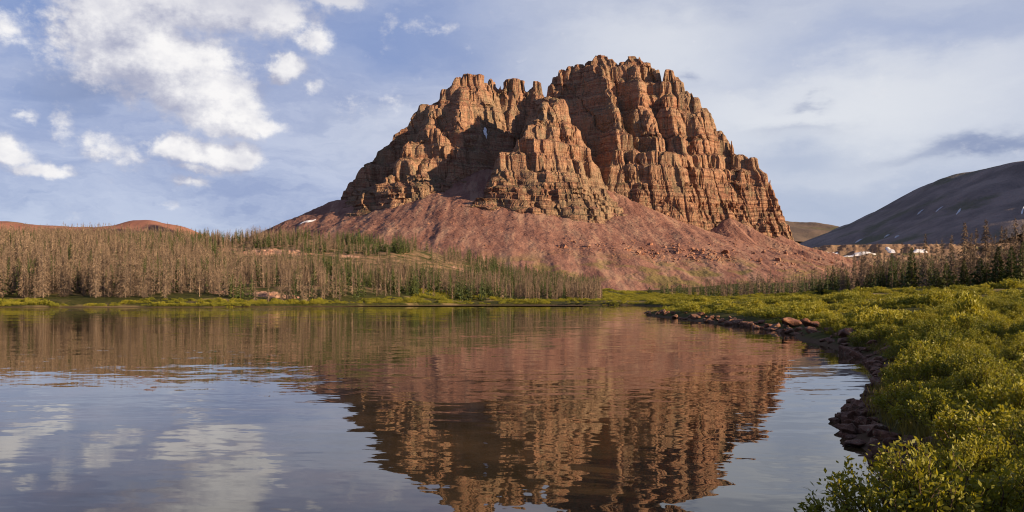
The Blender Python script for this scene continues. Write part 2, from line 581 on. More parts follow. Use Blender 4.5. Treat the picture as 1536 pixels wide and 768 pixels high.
def mat_rock(name, dark=1.0):
    m, nt, b = material(name, .8, .3)
    oi = nt.new('ShaderNodeObjectInfo')
    tc = nt.new('ShaderNodeTexCoord')
    p = nt.vmath('ADD', tc.outputs['Object'], nt.vmath('SCALE', oi.outputs['Location'], scale=3.1))
    n1 = nt.noise(p, 2.2, 5, .65)
    c = nt.ramp(n1, [(.3, (.07 * dark, .032 * dark, .022 * dark)), (.5, (.180 * dark, .074 * dark, .042 * dark)), (.7, (.30 * dark, .135 * dark, .075 * dark))])
    c = nt.mix(nt.math('MULTIPLY', oi.outputs['Random'], .45), c, (.19 * dark, .115 * dark, .078 * dark))
    lic = nt.smooth(nt.noise(p, 4.5, 4, .6), .60, .66)
    c = nt.mix(nt.math('MULTIPLY', lic, .6), c, (.33 * dark, .30 * dark, .20 * dark))
    nt.l.new(c, b.inputs['Base Color'])
    bp = nt.new('ShaderNodeBump')
    bp.inputs['Distance'].default_value = .12
    bp.inputs['Strength'].default_value = .9
    nt.put(bp.inputs['Height'], nt.noise(p, 5, 6, .7))
    nt.l.new(bp.outputs[0], b.inputs['Normal'])
    return m


def mat_water():
    m, nt, b = material('lake_water', .015, .5)
    b.inputs['IOR'].default_value = 1.333
    geo = nt.new('ShaderNodeNewGeometry')
    p = geo.outputs['Position']
    x, y, z = nt.sep(p)[:3]
    dirt = nt.noise(p, .35, 4, .6)
    c = nt.mix(nt.smooth(dirt, .4, .65), (.036, .025, .011), (.072, .045, .020))
    nt.l.new(c, b.inputs['Base Color'])

    # ripple slopes, long crested across the view, gustier in patches
    def slope(sx, sy, sc, det, rot):
        cs, sn = cos(rot), sin(rot)
        u = nt.math('ADD', nt.math('MULTIPLY', x, cs), nt.math('MULTIPLY', y, sn))
        v = nt.math('ADD', nt.math('MULTIPLY', x, -sn), nt.math('MULTIPLY', y, cs))
        q = nt.comb(nt.math('MULTIPLY', u, sx), nt.math('MULTIPLY', v, sy), 0)
        return nt.vmath('SUBTRACT', nt.noise(q, sc, det, .5, color=True), (.5, .5, .5))
    gust = nt.noise(nt.comb(nt.math('MULTIPLY', x, .5), y, 0), .05, 3, .5)
    amp = nt.smooth(gust, .36, .62, .35, 1.0)
    s1 = nt.vmath('SCALE', slope(.30, 1.0, 1.15, 2, .12), scale=.058)
    s2 = nt.vmath('SCALE', slope(.45, 1.0, 3.8, 2, -.2), scale=.052)
    s3 = nt.vmath('SCALE', slope(.35, 1.0, .32, 2, .05), scale=.024)
    s = nt.vmath('ADD', nt.vmath('ADD', s1, s2), s3)
    s = nt.vmath('SCALE', s, scale=amp)
    # wind-roughened strip along the far left shore
    strip = nt.math('MULTIPLY', nt.smooth(nt.math('ADD', y, nt.math('MULTIPLY', x, .12)), 196, 225), nt.smooth(x, -38, -75))
    sr = nt.vmath('SCALE', slope(.6, 1.0, 2.5, 2, 0), scale=nt.math('MULTIPLY', strip, .30))
    s = nt.vmath('ADD', s, sr)
    s = nt.vmath('MULTIPLY', s, (.55, 1, 0))
    nn = nt.vmath('NORMALIZE', nt.vmath('ADD', s, (0, 0, 1)))
    nt.l.new(nn, b.inputs['Normal'])
    return m


def mat_leaf(name, dark, light, yellow, rough=.5, trans=.35):
    m = bpy.data.materials.new(name)
    m.use_nodes = True
    nt = NT(m.node_tree)
    b = m.node_tree.nodes['Principled BSDF']
    b.inputs['Roughness'].default_value = rough
    b.inputs['Specular IOR Level'].default_value = .3
    geo = nt.new('ShaderNodeNewGeometry')
    r = geo.outputs['Random Per Island']
    n = nt.noise(geo.outputs['Position'], .22, 3, .6)
    n = nt.smooth(n, .35, .65)
    c = nt.mix(r, dark, light)
    c = nt.mix(nt.math('MULTIPLY', n, .6), c, yellow)
    nt.l.new(c, b.inputs['Base Color'])
    tr = nt.new('ShaderNodeBsdfTranslucent')
    nt.l.new(nt.mix(1.0, c, (1.5, 1.35, .6), 'MULTIPLY'), tr.inputs[0])
    ms = nt.new('ShaderNodeMixShader')
    ms.inputs[0].default_value = trans
    nt.l.new(b.outputs[0], ms.inputs[1])
    nt.l.new(tr.outputs[0], ms.inputs[2])
    out = m.node_tree.nodes['Material Output']
    nt.l.new(ms.outputs[0], out.inputs[0])
    return m


def mat_simple(name, a, bcol, scale=3, rough=.9):
    m, nt, b = material(name, rough, .1)
    geo = nt.new('ShaderNodeNewGeometry')
    oi = nt.new('ShaderNodeObjectInfo')
    n = nt.noise(geo.outputs['Position'], scale, 4, .6)
    c = nt.mix(nt.smooth(n, .35, .65), a, bcol)
    r = nt.math('MULTIPLY_ADD', geo.outputs['Random Per Island'], .6, .7)
    c = nt.mix(1.0, c, nt.comb(r, r, r), 'MULTIPLY')
    nt.l.new(c, b.inputs['Base Color'])
    return m


M_GROUND = mat_ground()
M_CLIFF = mat_cliff()
M_TALUS = mat_talus()
M_ROCK = mat_rock('shore_rock', 1.0)
M_BOULDER = mat_rock('talus_boulder', 1.6)
M_WATER = mat_water()
M_WILLOW = mat_leaf('willow_leaf', (.068, .088, .013), (.24, .24, .028), (.34, .30, .030))
M_WILLOW_FAR = mat_leaf('willow_leaf_far', (.115, .130, .018), (.30, .29, .034), (.42, .36, .040), trans=.3)
M_TWIG = mat_simple('willow_twig', (.07, .045, .03), (.13, .09, .06), 8)
M_GRASS = mat_leaf('meadow_grass', (.06, .075, .014), (.16, .14, .03), (.24, .18, .05))
M_DEADWOOD = mat_simple('dead_wood', (.20, .15, .115), (.14, .105, .08), 1.5)
M_DEADTWIG = mat_simple('dead_twigs', (.27, .19, .128), (.145, .104, .076), .35)
M_BARK = mat_simple('spruce_bark', (.10, .065, .045), (.16, .11, .08), 4)
M_NEEDLE = mat_leaf('spruce_needles', (.026, .048, .014), (.068, .092, .022), (.105, .110, .024), .6, .12)
M_SNOW, _nt, _b = material('old_snow', .7, .3)
_g = _nt.new('ShaderNodeNewGeometry')
_nt.l.new(_nt.mix(_nt.smooth(_nt.noise(_g.outputs['Position'], .12, 4, .6), .4, .65), (.80, .80, .82), (.62, .58, .57)), _b.inputs['Base Color'])


# ------------------------------------------------------------------ ground sheet and lake
def build_ground():
    rows = np.concatenate([np.linspace(-60, -2, 20)[:-1], -2 + 32 * np.linspace(0, 1, 110)[:-1], 30 + np.linspace(0, 1, 330)[:-1] ** 1.35 * 770,
                           np.geomspace(800, 12000, 90)])
    cols = np.tan(np.linspace(-1.12, 1.12, 620))
    yy, aa = np.meshgrid(rows, cols, indexing='ij')
    xx = aa * (yy + 70)
    # more detail where the picture looks: keep the sheet regular, fanned out from behind the viewer
    zz = ground(xx, yy)
    zz = np.where(yy > 1800, zz * np.clip(1 - (yy - 1800) / 9000, .2, 1), zz)
    me = mesh_np('ground', np.stack([xx, yy, zz], -1).reshape(-1, 3), grid_faces(len(rows), len(cols)), [M_GROUND])
    link('ground', me, kind='structure', label='olive meadow and tawny hillside around the lake')
    xs = np.array([-1000, -300, 0, 30, 80]); ys = np.array([-70, 0, 60, 200, 440])
    gx, gy = np.meshgrid(xs, ys)
    me = mesh_np('lake', np.stack([gx, gy, gx * 0], -1).reshape(-1, 3), grid_faces(5, 5), [M_WATER])
    link('lake', me, kind='structure', label='rippled brown mountain lake mirroring the red mountain')


build_ground()


# ------------------------------------------------------------------ the red mountain
def line(pts, slope, rnd=6, L=0):
    return ([W(*p) for p in pts], slope, rnd, L)


CLIFFS = [
    # left massif: skyline, then ribs running down towards the lake
    line([(505, 303, 2140), (532, 268, 2150), (560, 236, 2165), (580, 214, 2180), (604, 196, 2195), (624, 172, 2210), (652, 150, 2225), (668, 139, 2230),
          (682, 122, 2238), (700, 114, 2240), (712, 115, 2240), (721, 128, 2246)], 2.1, 4),
    line([(652, 150, 2225), (640, 190, 2140), (612, 225, 2080), (585, 262, 2035), (570, 290, 2010)], 2.2, 16),
    line([(700, 114, 2240), (690, 165, 2170), (682, 215, 2105), (676, 262, 2060), (668, 305, 2025)], 2.1, 20),
    line([(640, 190, 2140), (632, 250, 2045), (622, 300, 1990), (620, 318, 1975)], 2.2, 24),
    line([(690, 165, 2170), (702, 215, 2125), (700, 262, 2085), (696, 290, 2060)], 2.4, 12),
    line([(606, 214, 2095), (628, 204, 2095), (655, 200, 2100), (690, 212, 2118)], 3.3, 10),
    line([(532, 284, 2080), (560, 276, 2030), (600, 270, 2005), (645, 270, 2012), (690, 276, 2050)], 1.35, 14),
    line([(536, 302, 2060), (575, 303, 2015), (620, 306, 1982), (665, 304, 2000)], 1.3, 12),
    # pinnacled wall between the massifs
    line([(721, 130, 2300), (733, 124, 2300), (741, 130, 2300), (748, 138, 2305), (756, 124, 2300), (765, 120, 2298), (774, 128, 2300), (780, 136, 2300), (790, 134, 2290),
          (797, 127, 2285), (803, 132, 2280), (812, 146, 2270)], 2.3, 3),
    line([(763, 122, 2298), (757, 165, 2245), (752, 195, 2205), (748, 215, 2175)], 2.4, 6),
    line([(797, 128, 2285), (790, 165, 2220), (782, 190, 2170)], 2.6, 6),
    # centre massif
    line([(806, 146, 2120), (818, 142, 2060), (830, 142, 2060), (842, 150, 2058), (852, 170, 2050), (866, 190, 2045), (880, 208, 2040), (890, 232, 2036), (897, 262, 2032), (907, 285, 2022), (914, 310, 2010)], 2.5, 5),
    line([(818, 142, 2060), (800, 172, 2010), (775, 212, 1955), (752, 250, 1915), (735, 285, 1890), (720, 302, 1880)], 2.5, 14),
    line([(830, 142, 2060), (820, 200, 1985), (808, 250, 1930), (795, 300, 1892), (785, 338, 1868)], 2.4, 26),
    line([(842, 150, 2058), (852, 210, 1990), (858, 265, 1945), (862, 310, 1908), (862, 345, 1885)], 2.4, 26),
    line([(866, 190, 2045), (880, 240, 2000), (890, 285, 1965), (900, 318, 1935)], 2.6, 16),
    line([(752, 222, 1945), (778, 212, 1955), (815, 206, 1962), (850, 208, 1980), (888, 222, 2005)], 3.6, 8),
    line([(738, 262, 1908), (765, 258, 1915), (815, 254, 1918), (860, 256, 1938), (896, 264, 1975)], 2.6, 8),
    line([(716, 296, 1862), (770, 299, 1850), (800, 301, 1846), (850, 301, 1856), (880, 299, 1885), (912, 296, 1930)], 1.25, 14),
    line([(735, 276, 1885), (770, 275, 1878), (810, 273, 1876), (860, 275, 1890), (898, 280, 1940)], 1.7, 10),
    # right massif and summit
    line([(812, 150, 2300), (832, 122, 2300), (842, 112, 2295), (856, 104, 2290), (872, 99, 2285), (885, 90, 2280), (898, 80, 2275), (906, 82, 2275), (914, 89, 2272), (924, 92, 2270), (932, 98, 2268),
          (940, 90, 2270), (950, 87, 2270), (962, 93, 2268), (975, 102, 2262), (988, 111, 2255), (1004, 118, 2245), (1010, 110, 2235), (1022, 112, 2230), (1028, 122, 2225), (1038, 138, 2218),
          (1052, 152, 2210), (1064, 166, 2200), (1070, 186, 2195), (1082, 196, 2185), (1092, 212, 2178), (1098, 226, 2172), (1108, 232, 2166), (1116, 236, 2160), (1130, 246, 2150), (1140, 258, 2140), (1148, 268, 2135),
          (1154, 280, 2130), (1158, 300, 2125), (1162, 330, 2115)], 2.5, 4),
    line([(900, 80, 2275), (912, 120, 2210), (924, 165, 2140), (930, 210, 2085), (938, 255, 2045), (945, 285, 2025)], 2.5, 10),
    line([(924, 165, 2140), (955, 215, 2075), (968, 265, 2030), (975, 310, 1998)], 2.6, 10),
    line([(950, 87, 2270), (965, 130, 2200), (985, 180, 2130), (1000, 235, 2070), (1004, 290, 2025), (1006, 330, 1995)], 2.6, 10),
    line([(1012, 110, 2235), (1012, 150, 2180), (1022, 195, 2125), (1030, 245, 2075), (1038, 300, 2030), (1046, 348, 1992)], 2.6, 12),
    line([(1052, 152, 2210), (1052, 200, 2150), (1058, 255, 2095), (1064, 310, 2050), (1068, 345, 2022)], 2.7, 12),
    line([(1082, 196, 2185), (1080, 240, 2135), (1086, 290, 2085), (1092, 325, 2058)], 2.7, 10),
    line([(1116, 236, 2160), (1110, 270, 2120), (1112, 310, 2085), (1116, 335, 2068)], 2.7, 10),
    line([(1140, 258, 2140), (1138, 290, 2110), (1142, 325, 2085), (1148, 348, 2072)], 2.8, 10),
    line([(900, 82, 2275), (880, 130, 2270), (858, 170, 2262), (845, 200, 2250)], 2.3, 8),
    line([(958, 232, 2062), (985, 222, 2050), (1008, 228, 2052), (1040, 236, 2070), (1066, 252, 2085), (1092, 262, 2100)], 3.4, 8),
    line([(1096, 266, 2118), (1120, 272, 2112), (1146, 282, 2112)], 3.6, 8),
    line([(1015, 160, 2185), (1045, 172, 2180), (1066, 190, 2180)], 3.2, 6),
    line([(945, 290, 2022), (980, 318, 1998), (1010, 338, 1990), (1046, 352, 1986), (1068, 348, 2015)], 1.9, 14),
    line([(1068, 348, 2015), (1092, 330, 2050), (1116, 338, 2060), (1150, 350, 2068), (1163, 350, 2090)], 2.2, 10),
]
# free-standing towers along the crest: column, row of the top, distance
TOWERS = [(640, 152, 2215), (668, 134, 2228), (686, 116, 2236), (700, 107, 2238), (711, 109, 2238), (722, 122, 2250), (734, 118, 2298), (743, 124, 2298), (757, 118, 2296), (766, 114, 2296), (774, 122, 2298), (789, 129, 2290),
          (798, 120, 2285), (806, 138, 2120), (820, 136, 2062), (833, 138, 2058), (846, 146, 2056), (870, 92, 2285), (885, 84, 2280), (897, 74, 2275), (905, 75, 2275), (915, 82, 2272), (934, 90, 2268), (948, 79, 2270), (956, 82, 2270),
          (968, 92, 2265), (986, 106, 2256), (1008, 103, 2235), (1014, 103, 2232), (1024, 107, 2230), (1036, 130, 2220), (1050, 146, 2210), (1063, 158, 2200), (1072, 182, 2194), (1084, 190, 2185), (1096, 214, 2176), (1110, 226, 2164), (1128, 238, 2150), (1146, 260, 2136),
          (832, 112, 2298), (846, 103, 2294), (858, 97, 2290), (965, 150, 2165), (1003, 146, 2180), (980, 180, 2135), (930, 168, 2140), (1060, 232, 2120), (612, 205, 2092), (650, 193, 2098), (800, 168, 2012), (868, 186, 2042)]
CLIFFS += [([(x - 5, y, z - 1), (x + 5, y + 2, z)], 3.3, 6, 0) for x, y, z in (W(*t) for t in TOWERS)]
TALUS = [
    line([(300, 380, 2250), (395, 350, 2200), (440, 334, 2170), (480, 312, 2150), (503, 300, 2140), (520, 300, 2105)], .60, 10, 260),
    line([(520, 302, 2105), (545, 308, 2040), (580, 318, 1985), (620, 329, 1932), (660, 326, 1945), (690, 305, 2005), (706, 290, 2055)], .62, 10, 150),
    line([(738, 205, 2225), (724, 240, 2150), (713, 275, 2070), (708, 298, 1970), (712, 316, 1880)], .70, 3, 170),
    line([(712, 316, 1880), (735, 331, 1815), (790, 356, 1795), (850, 357, 1805), (885, 342, 1850), (915, 320, 1915)], .62, 8, 150),
    line([(902, 268, 2075), (925, 290, 2030), (945, 300, 2010), (985, 330, 1985), (1020, 350, 1980), (1048, 362, 1978)], .62, 8, 150),
    line([(902, 268, 2075), (905, 285, 2030), (912, 310, 1975)], .66, 4, 190),
    line([(1048, 362, 1978), (1075, 350, 2008), (1096, 328, 2052), (1112, 342, 2056), (1150, 356, 2060), (1168, 352, 2085)], .62, 8, 160),
    line([(1168, 354, 2090), (1195, 372, 2095), (1225, 388, 2080), (1270, 402, 2050)], .58, 8, 200),
]
# hummocky debris apron at the foot
APRON = [
    line([(815, 398, 1640), (860, 384, 1660), (920, 378, 1690), (1000, 380, 1700), (1080, 386, 1740), (1150, 395, 1760), (1210, 405, 1800)], .36, 30, 0),
    line([(560, 388, 1700), (640, 384, 1700), (720, 386, 1690), (800, 392, 1670)], .30, 40, 0),
    line([(860, 402, 1590), (905, 396, 1600), (960, 398, 1600), (1010, 404, 1600)], .34, 14, 0),
    line([(820, 386, 1690), (850, 378, 1720), (870, 376, 1740)], .40, 20, 0),
]


class Mountain:
    def __init__(self):
        self.xs = np.arange(-760, 860, 1.75)
        self.ys = np.concatenate([np.arange(1150, 1500, 6.0), np.arange(1500, 1800, 3.0), np.arange(1800, 2320, 1.6), np.geomspace(2320, 2900, 60)])
        X, Y = np.meshgrid(self.xs, self.ys)
        X = X.astype(np.float32); Y = Y.astype(np.float32)
        r1 = ridged(X / 75, Y / 95, 3, 1)
        wx = 13 * fbm(X / 85, Y / 85, 2, 3) + 8 * r1 + .8 * ridged(X / 24, Y / 34, 2, 13)
        wy = 13 * fbm(X / 80, Y / 80, 2, 4) + 6.5 * ridged(X / 52, Y / 90, 2, 6) + .8 * ridged(X / 15, Y / 40, 2, 16)
        # narrow chutes running down the walls
        cu, cv = .87 * X + .5 * Y, -.5 * X + .87 * Y
        ch = np.abs(vnoise(cu / 62, cv / 320, 25))
        wy = wy - 11 * np.clip(1 - ch / .22, 0, 1) ** 1.3
        # joint-bounded blocks
        wx = wx + 16 * vnoise(X / 150, Y / 120, 23)
        cell = vnoise(np.floor(X / 9 + .6 * vnoise(X / 30, Y / 30, 8)) * 3.7, np.floor(Y / 11) * 2.9, 21)
        cell2 = vnoise(np.floor((X + .35 * Y) / 23 + .7 * vnoise(X / 60, Y / 60, 9)) * 5.3, np.floor((Y - .2 * X) / 34 + .5 * vnoise(X / 40, Y / 70, 10)) * 4.1, 22)
        wy = wy + .6 * cell + 10.0 * cell2
        Hc = ridge_height(X + wx * .75 - 3, Y + wy * .8 - 6, CLIFFS)
        # bedding: ledges and risers, stronger low down
        tilt = 0.028 * X + 16 * fbm(X / 140, Y / 140, 2, 51)
        low = 1 - sstep(262, 300, Hc + 10 * vnoise(X / 70, Y / 70, 60))
        for th, amt, wlo, whi in ((52.0, .80, .15, 1), (19.0, .50, .35, .8), (16.0, 1.15, 1, .15), (7.5, .4, .8, .3)):
            q = (Hc + tilt) / th
            q = q + .20 * np.sin(q * 1.7 + 1.0)
            f = q - np.floor(q)
            riser = .36 * f + .64 * sstep(.44, .80, f)
            Hc = Hc + (riser - f) * th * amt * (wlo * low + whi * (1 - low)) * (0.85 + .35 * vnoise(X / 45, Y / 45, 61))
        Hc = Hc + .7 * ridged(X / 9, Y / 16, 2, 71) + .4 * vnoise(X / 4, Y / 4, 72)
        Ht = ridge_height(X + 5 * fbm(X / 50, Y / 50, 3, 81), Y + 5 * fbm(X / 50, Y / 50, 3, 82), TALUS)
        Ha = ridge_height(X + 14 * fbm(X / 60, Y / 60, 3, 85), Y + 18 * fbm(X / 55, Y / 55, 3, 86), APRON) + 5 * fbm(X / 38, Y / 38, 4, 87)
        m = np.maximum(Ht, Ha)
        h = np.clip(14 - np.abs(Ht - Ha), 0, 14)
        Ht = m + h * h / 56
        Ht = Ht + 3.4 * fbm(X / 26, Y / 150, 3, 88) + 1.0 * fbm(X / 14, Y / 14, 3, 83) + .7 * vnoise(X / 4.2, Y / 4.2, 84)
        self.X, self.Y, self.Hc, self.Ht = X, Y, Hc, Ht
        self.H = np.maximum(Hc, Ht)
        self.G = ground(X.astype(float), Y.astype(float))

    def z(self, x, y, H=None):
        H = self.H if H is None else H
        i = np.clip(np.searchsorted(self.ys, y) - 1, 0, len(self.ys) - 2)
        j = np.clip(np.searchsorted(self.xs, x) - 1, 0, len(self.xs) - 2)
        fy = (y - self.ys[i]) / (self.ys[i + 1] - self.ys[i]); fx = (x - self.xs[j]) / (self.xs[j + 1] - self.xs[j])
        return (H[i, j] * (1 - fx) + H[i, j + 1] * fx) * (1 - fy) + (H[i + 1, j] * (1 - fx) + H[i + 1, j + 1] * fx) * fy

    def build(self):
        X, Y = self.X, self.Y
        f = grid_faces(*X.shape)
        hc = self.Hc.ravel(); ht = self.Ht.ravel(); g = self.G.ravel()
        # cliffs: bulge each bed in and out along the outward normal
        Hs = self.Hc
        gy, gx = np.gradient(Hs, self.ys, self.xs)
        sl = np.hypot(gx, gy) + 1e-3
        st = np.clip(sl / 1.5, 0, 1)
        ox, oy = -gx / sl, -gy / sl
        tilt = 0.028 * X + 6 * fbm(X / 160, Y / 160, 2, 51)
        along = X * .85 + Y * .50 + 5 * fbm(X / 30, Y / 30, 2, 93)
        hb = Hs + tilt

        def blocks(th, wd, seed):
            q = hb / th + .25 * vnoise(X / 60, Y / 60, seed + 1)
            lay = np.floor(q).astype(np.int64)
            sh = _hash(lay, lay * 0 + 3, lay * 0, seed)
            blk = np.floor(along / (wd * (.7 + .6 * sh)) + 7 * sh).astype(np.int64)
            return 2 * _hash(blk, lay, lay * 0, seed + 2) - 1
        off = 4.0 * blocks(40, 24, 95) + .9 * blocks(11, 13, 91)
        # wide vertical joints opened between the blocks
        off = off - 4.0 * sstep(.80, .95, ridged(along / 34, hb / 150, 1, 99))
        vx = X + ox * off * st; vy = Y + oy * off * st
        vc = np.stack([vx, vy, Hs], -1).reshape(-1, 3)
        keep = (hc > ht - 6) & (hc > g - 5)
        fc = f[keep[f].any(1)]
        root = bpy.data.objects.new('mountain', None)
        COL.objects.link(root)
        root.location = (0, 0, 0)
        root['kind'] = 'structure'
        root['label'] = 'red castle-shaped sandstone mountain rising beyond the lake'
        v, ff = compact(vc, fc)
        link('cliff', mesh_np('cliff', v, ff, [M_CLIFF], smooth=False), root)
        keep = (ht > hc - 8) & (ht > g - 4)
        ft = f[keep[f].any(1)]
        v, ff = compact(np.stack([X, Y, self.Ht], -1).reshape(-1, 3), ft)
        link('talus_slope', mesh_np('talus_slope', v, ff, [M_TALUS]), root)


MT = Mountain()
MT.build()


# ------------------------------------------------------------------ far hills
def hill(name, lines, xr, yr, step, mat, label, nz=1.0, wav=120, base=None):
    xs = np.arange(xr[0], xr[1], step); ys = np.arange(yr[0], yr[1], step)
    X, Y = np.meshgrid(xs, ys)
    H = ridge_height(X + .25 * wav * fbm(X / wav, Y / wav, 3, 101), Y + .25 * wav * fbm(X / wav, Y / wav, 3, 102), lines)
    H = H + nz * fbm(X / (wav * .5), Y / (wav * .5), 5, 103)
    me = mesh_np(name, np.stack([X, Y, H], -1).reshape(-1, 3), grid_faces(*X.shape), [mat])
    return link(name, me, kind='structure', label=label), (xs, ys, H)


M_GREYSCREE = mat_scree('grey_scree', (.20, .16, .145), (.33, .255, .225), (.17, .155, .105), .0055, 26)
M_REDSCREE = mat_scree('red_scree', (.27, .12, .085), (.33, .165, .115), (.19, .13, .07), .006, 4)
M_BROWNSCREE = mat_scree('brown_scree', (.13, .10, .08), (.19, .135, .10), (.12, .12, .05), .003, 6)

FARM = hill('far_mountain', [line([(1150, 385, 5300), (1215, 366, 5000), (1250, 354, 4850), (1300, 331, 4650), (1350, 306, 4430), (1400, 281, 4200), (1450, 261, 3950), (1490, 249, 3720), (1536, 243, 3480), (1600, 232, 3200), (1750, 205, 2900)], .58, 60, 900)],
            (950, 3600), (2500, 5900), 18, M_GREYSCREE, 'dark grey scree mountain with snow streaks on the right', 7, 300)
hill('distant_hill', [line([(1050, 335, 6500), (1160, 329, 6500), (1195, 333, 6500), (1230, 342, 6500), (1262, 344, 6500), (1330, 350, 6500)], .35, 200, 1500)],
     (900, 3400), (5600, 7400), 30, M_BROWNSCREE, 'brown hill low on the skyline right of the cliffs', 14, 400)
hill('red_hills', [line([(-300, 340, 3000), (-60, 332, 3000), (20, 331, 3000), (60, 338, 3000), (150, 341, 3000), (185, 337, 3000), (205, 331, 3000), (228, 331, 3000), (250, 336, 3000), (278, 346, 3000), (340, 360, 3000)], .42, 40, 600)],
     (-2900, -800), (2400, 3700), 14, M_REDSCREE, 'low red hills on the skyline above the dead forest', 5, 200)


# rock bench with snow on the right, and conifers dark beneath it
def moraine():
    ln = [line([(1190, 376, 2500), (1230, 369, 2500), (1270, 366, 2480), (1330, 366, 2450), (1400, 366, 2420), (1480, 365, 2400), (1600, 362, 2400)], .9, 6, 60),
          line([(1195, 385, 2440), (1290, 380, 2400), (1360, 379, 2390), (1450, 380, 2360)], .5, 10, 80)]
    xs = np.arange(740, 1650, 3.0); ys = np.arange(2200, 2640, 3.0)
    X, Y = np.meshgrid(xs, ys)
    wx = 12 * fbm(X / 40, Y / 40, 4, 131); wy = 16 * fbm(X / 36, Y / 36, 4, 132)
    H = ridge_height(X + wx, Y + wy, ln) + 4 * fbm(X / 22, Y / 22, 4, 133)
    f = H / 9; f = f - np.floor(f)
    H = H + (sstep(.3, .9, f) - f) * 7
    link('rock_bench', mesh_np('rock_bench', np.stack([X, Y, H], -1).reshape(-1, 3), grid_faces(*X.shape), [mat_scree('bench_rock', (.24, .155, .10), (.34, .22, .14), (.10, .10, .045), .03, 2)]),
         kind='structure', label='rocky bench with snow banks below the dark mountain')
    return xs, ys, H


BENCH = moraine()


def sample(gr, x, y):
    xs, ys, H = gr
    i = np.clip(np.searchsorted(ys, y) - 1, 0, len(ys) - 2); j = np.clip(np.searchsorted(xs, x) - 1, 0, len(xs) - 2)
    fy = (y - ys[i]) / (ys[i + 1] - ys[i]); fx = (x - xs[j]) / (xs[j + 1] - xs[j])
    return (H[i, j] * (1 - fx) + H[i, j + 1] * fx) * (1 - fy) + (H[i + 1, j] * (1 - fx) + H[i + 1, j + 1] * fx) * fy


# ------------------------------------------------------------------ vegetation meshes
class Geo:
    """collects triangles"""
    def __init__(self):
        self.v = []; self.f = []; self.n = 0

    def add(self, v, f):
        v = np.asarray(v, float).reshape(-1, 3); f = np.asarray(f, int).reshape(-1, 3)
        self.v.append(v); self.f.append(f + self.n); self.n += len(v)

    def arrays(self):
        return np.concatenate(self.v), np.concatenate(self.f)

    def mesh(self, name, mats, smooth=False):
        v, f = self.arrays()
        return mesh_np(name, v, f, mats, smooth)

    def tube(self, pts, rad, k=5):
        pts = [Vector(p) for p in pts]
        rings = []
        for i, p in enumerate(pts):
            d = (pts[min(i + 1, len(pts) - 1)] - pts[max(i - 1, 0)]).normalized()
            a = d.orthogonal().normalized(); b = d.cross(a)
            rings.append([p + (a * cos(2 * pi * j / k) + b * sin(2 * pi * j / k)) * rad[i] for j in range(k)])
        v = [q for r in rings for q in r]
        f = []
        for i in range(len(pts) - 1):
            for j in range(k):
                a0, a1 = i * k + j, i * k + (j + 1) % k
                f += [(a0, a1, a1 + k), (a0, a1 + k, a0 + k)]
        self.add([tuple(q) for q in v], f)

    def blades(self, base, tip, width, up=None, droop=0.0):
        """pointed diamond blades: base, tip (n,3), width (n,)"""
        base = np.asarray(base, float); tip = np.asarray(tip, float)
        n = len(base)
        d = tip - base
        rnd = RNG.normal(size=(n, 3)) if up is None else np.asarray(up, float)
        side = np.cross(d, rnd); side /= (np.linalg.norm(side, axis=1, keepdims=True) + 1e-9)
        mid = base + d * .45
        w = np.asarray(width).reshape(-1, 1)
        v = np.stack([base, mid + side * w, tip, mid - side * w], 1).reshape(-1, 3)
        i = np.arange(n) * 4
        f = np.stack([np.stack([i, i + 1, i + 2], 1), np.stack([i, i + 2, i + 3], 1)], 1).reshape(-1, 3)
        self.add(v, f)


def unit(v):
    return v / (np.linalg.norm(v, axis=-1, keepdims=True) + 1e-9)


def dead_spruce(h, rb, n, seed, twig=3, lean=.0, thin=1.0, tw=.05):
    """trunk Geo and bare drooping branches Geo; height h, crown radius rb"""
    r = np.random.default_rng(seed)
    T = Geo(); B = Geo()
    bend = r.normal(size=2) * lean
    pts = [(bend[0] * t * t * h, bend[1] * t * t * h, t * h) for t in np.linspace(0, 1, 7)]
    T.tube([(p[0], p[1], p[2] - (.5 if i == 0 else 0)) for i, p in enumerate(pts)], [max(.02, .021 * h * (1 - t) ** .8 * thin) for t in np.linspace(0, 1, 7)], 6)
    t = np.sort(r.random(n) ** .9) * .95 + .03
    a = r.random(n) * 2 * pi
    rad = rb * (1 - t) ** .75 * (.45 + .75 * r.random(n)) + .18
    rad *= np.where(t < .15, .7 + 2.0 * t, 1)
    base = np.stack([bend[0] * t * t * h, bend[1] * t * t * h, t * h], 1)
    dirv = np.stack([np.cos(a), np.sin(a), -.25 - .45 * r.random(n) + .5 * (t > .85)], 1)
    tip = base + dirv * rad[:, None]
    B.blades(base, tip, tw * (.6 + .6 * r.random(n)))
    for k in range(twig):
        s = .3 + .65 * r.random(n)
        b0 = base + (tip - base) * s[:, None]
        dd = unit(dirv + r.normal(size=(n, 3)) * .65 + np.array([0, 0, -.45]))
        B.blades(b0, b0 + dd * (rad * (.25 + .35 * r.random(n)))[:, None], tw * .8 * np.ones(n))
    return T, B


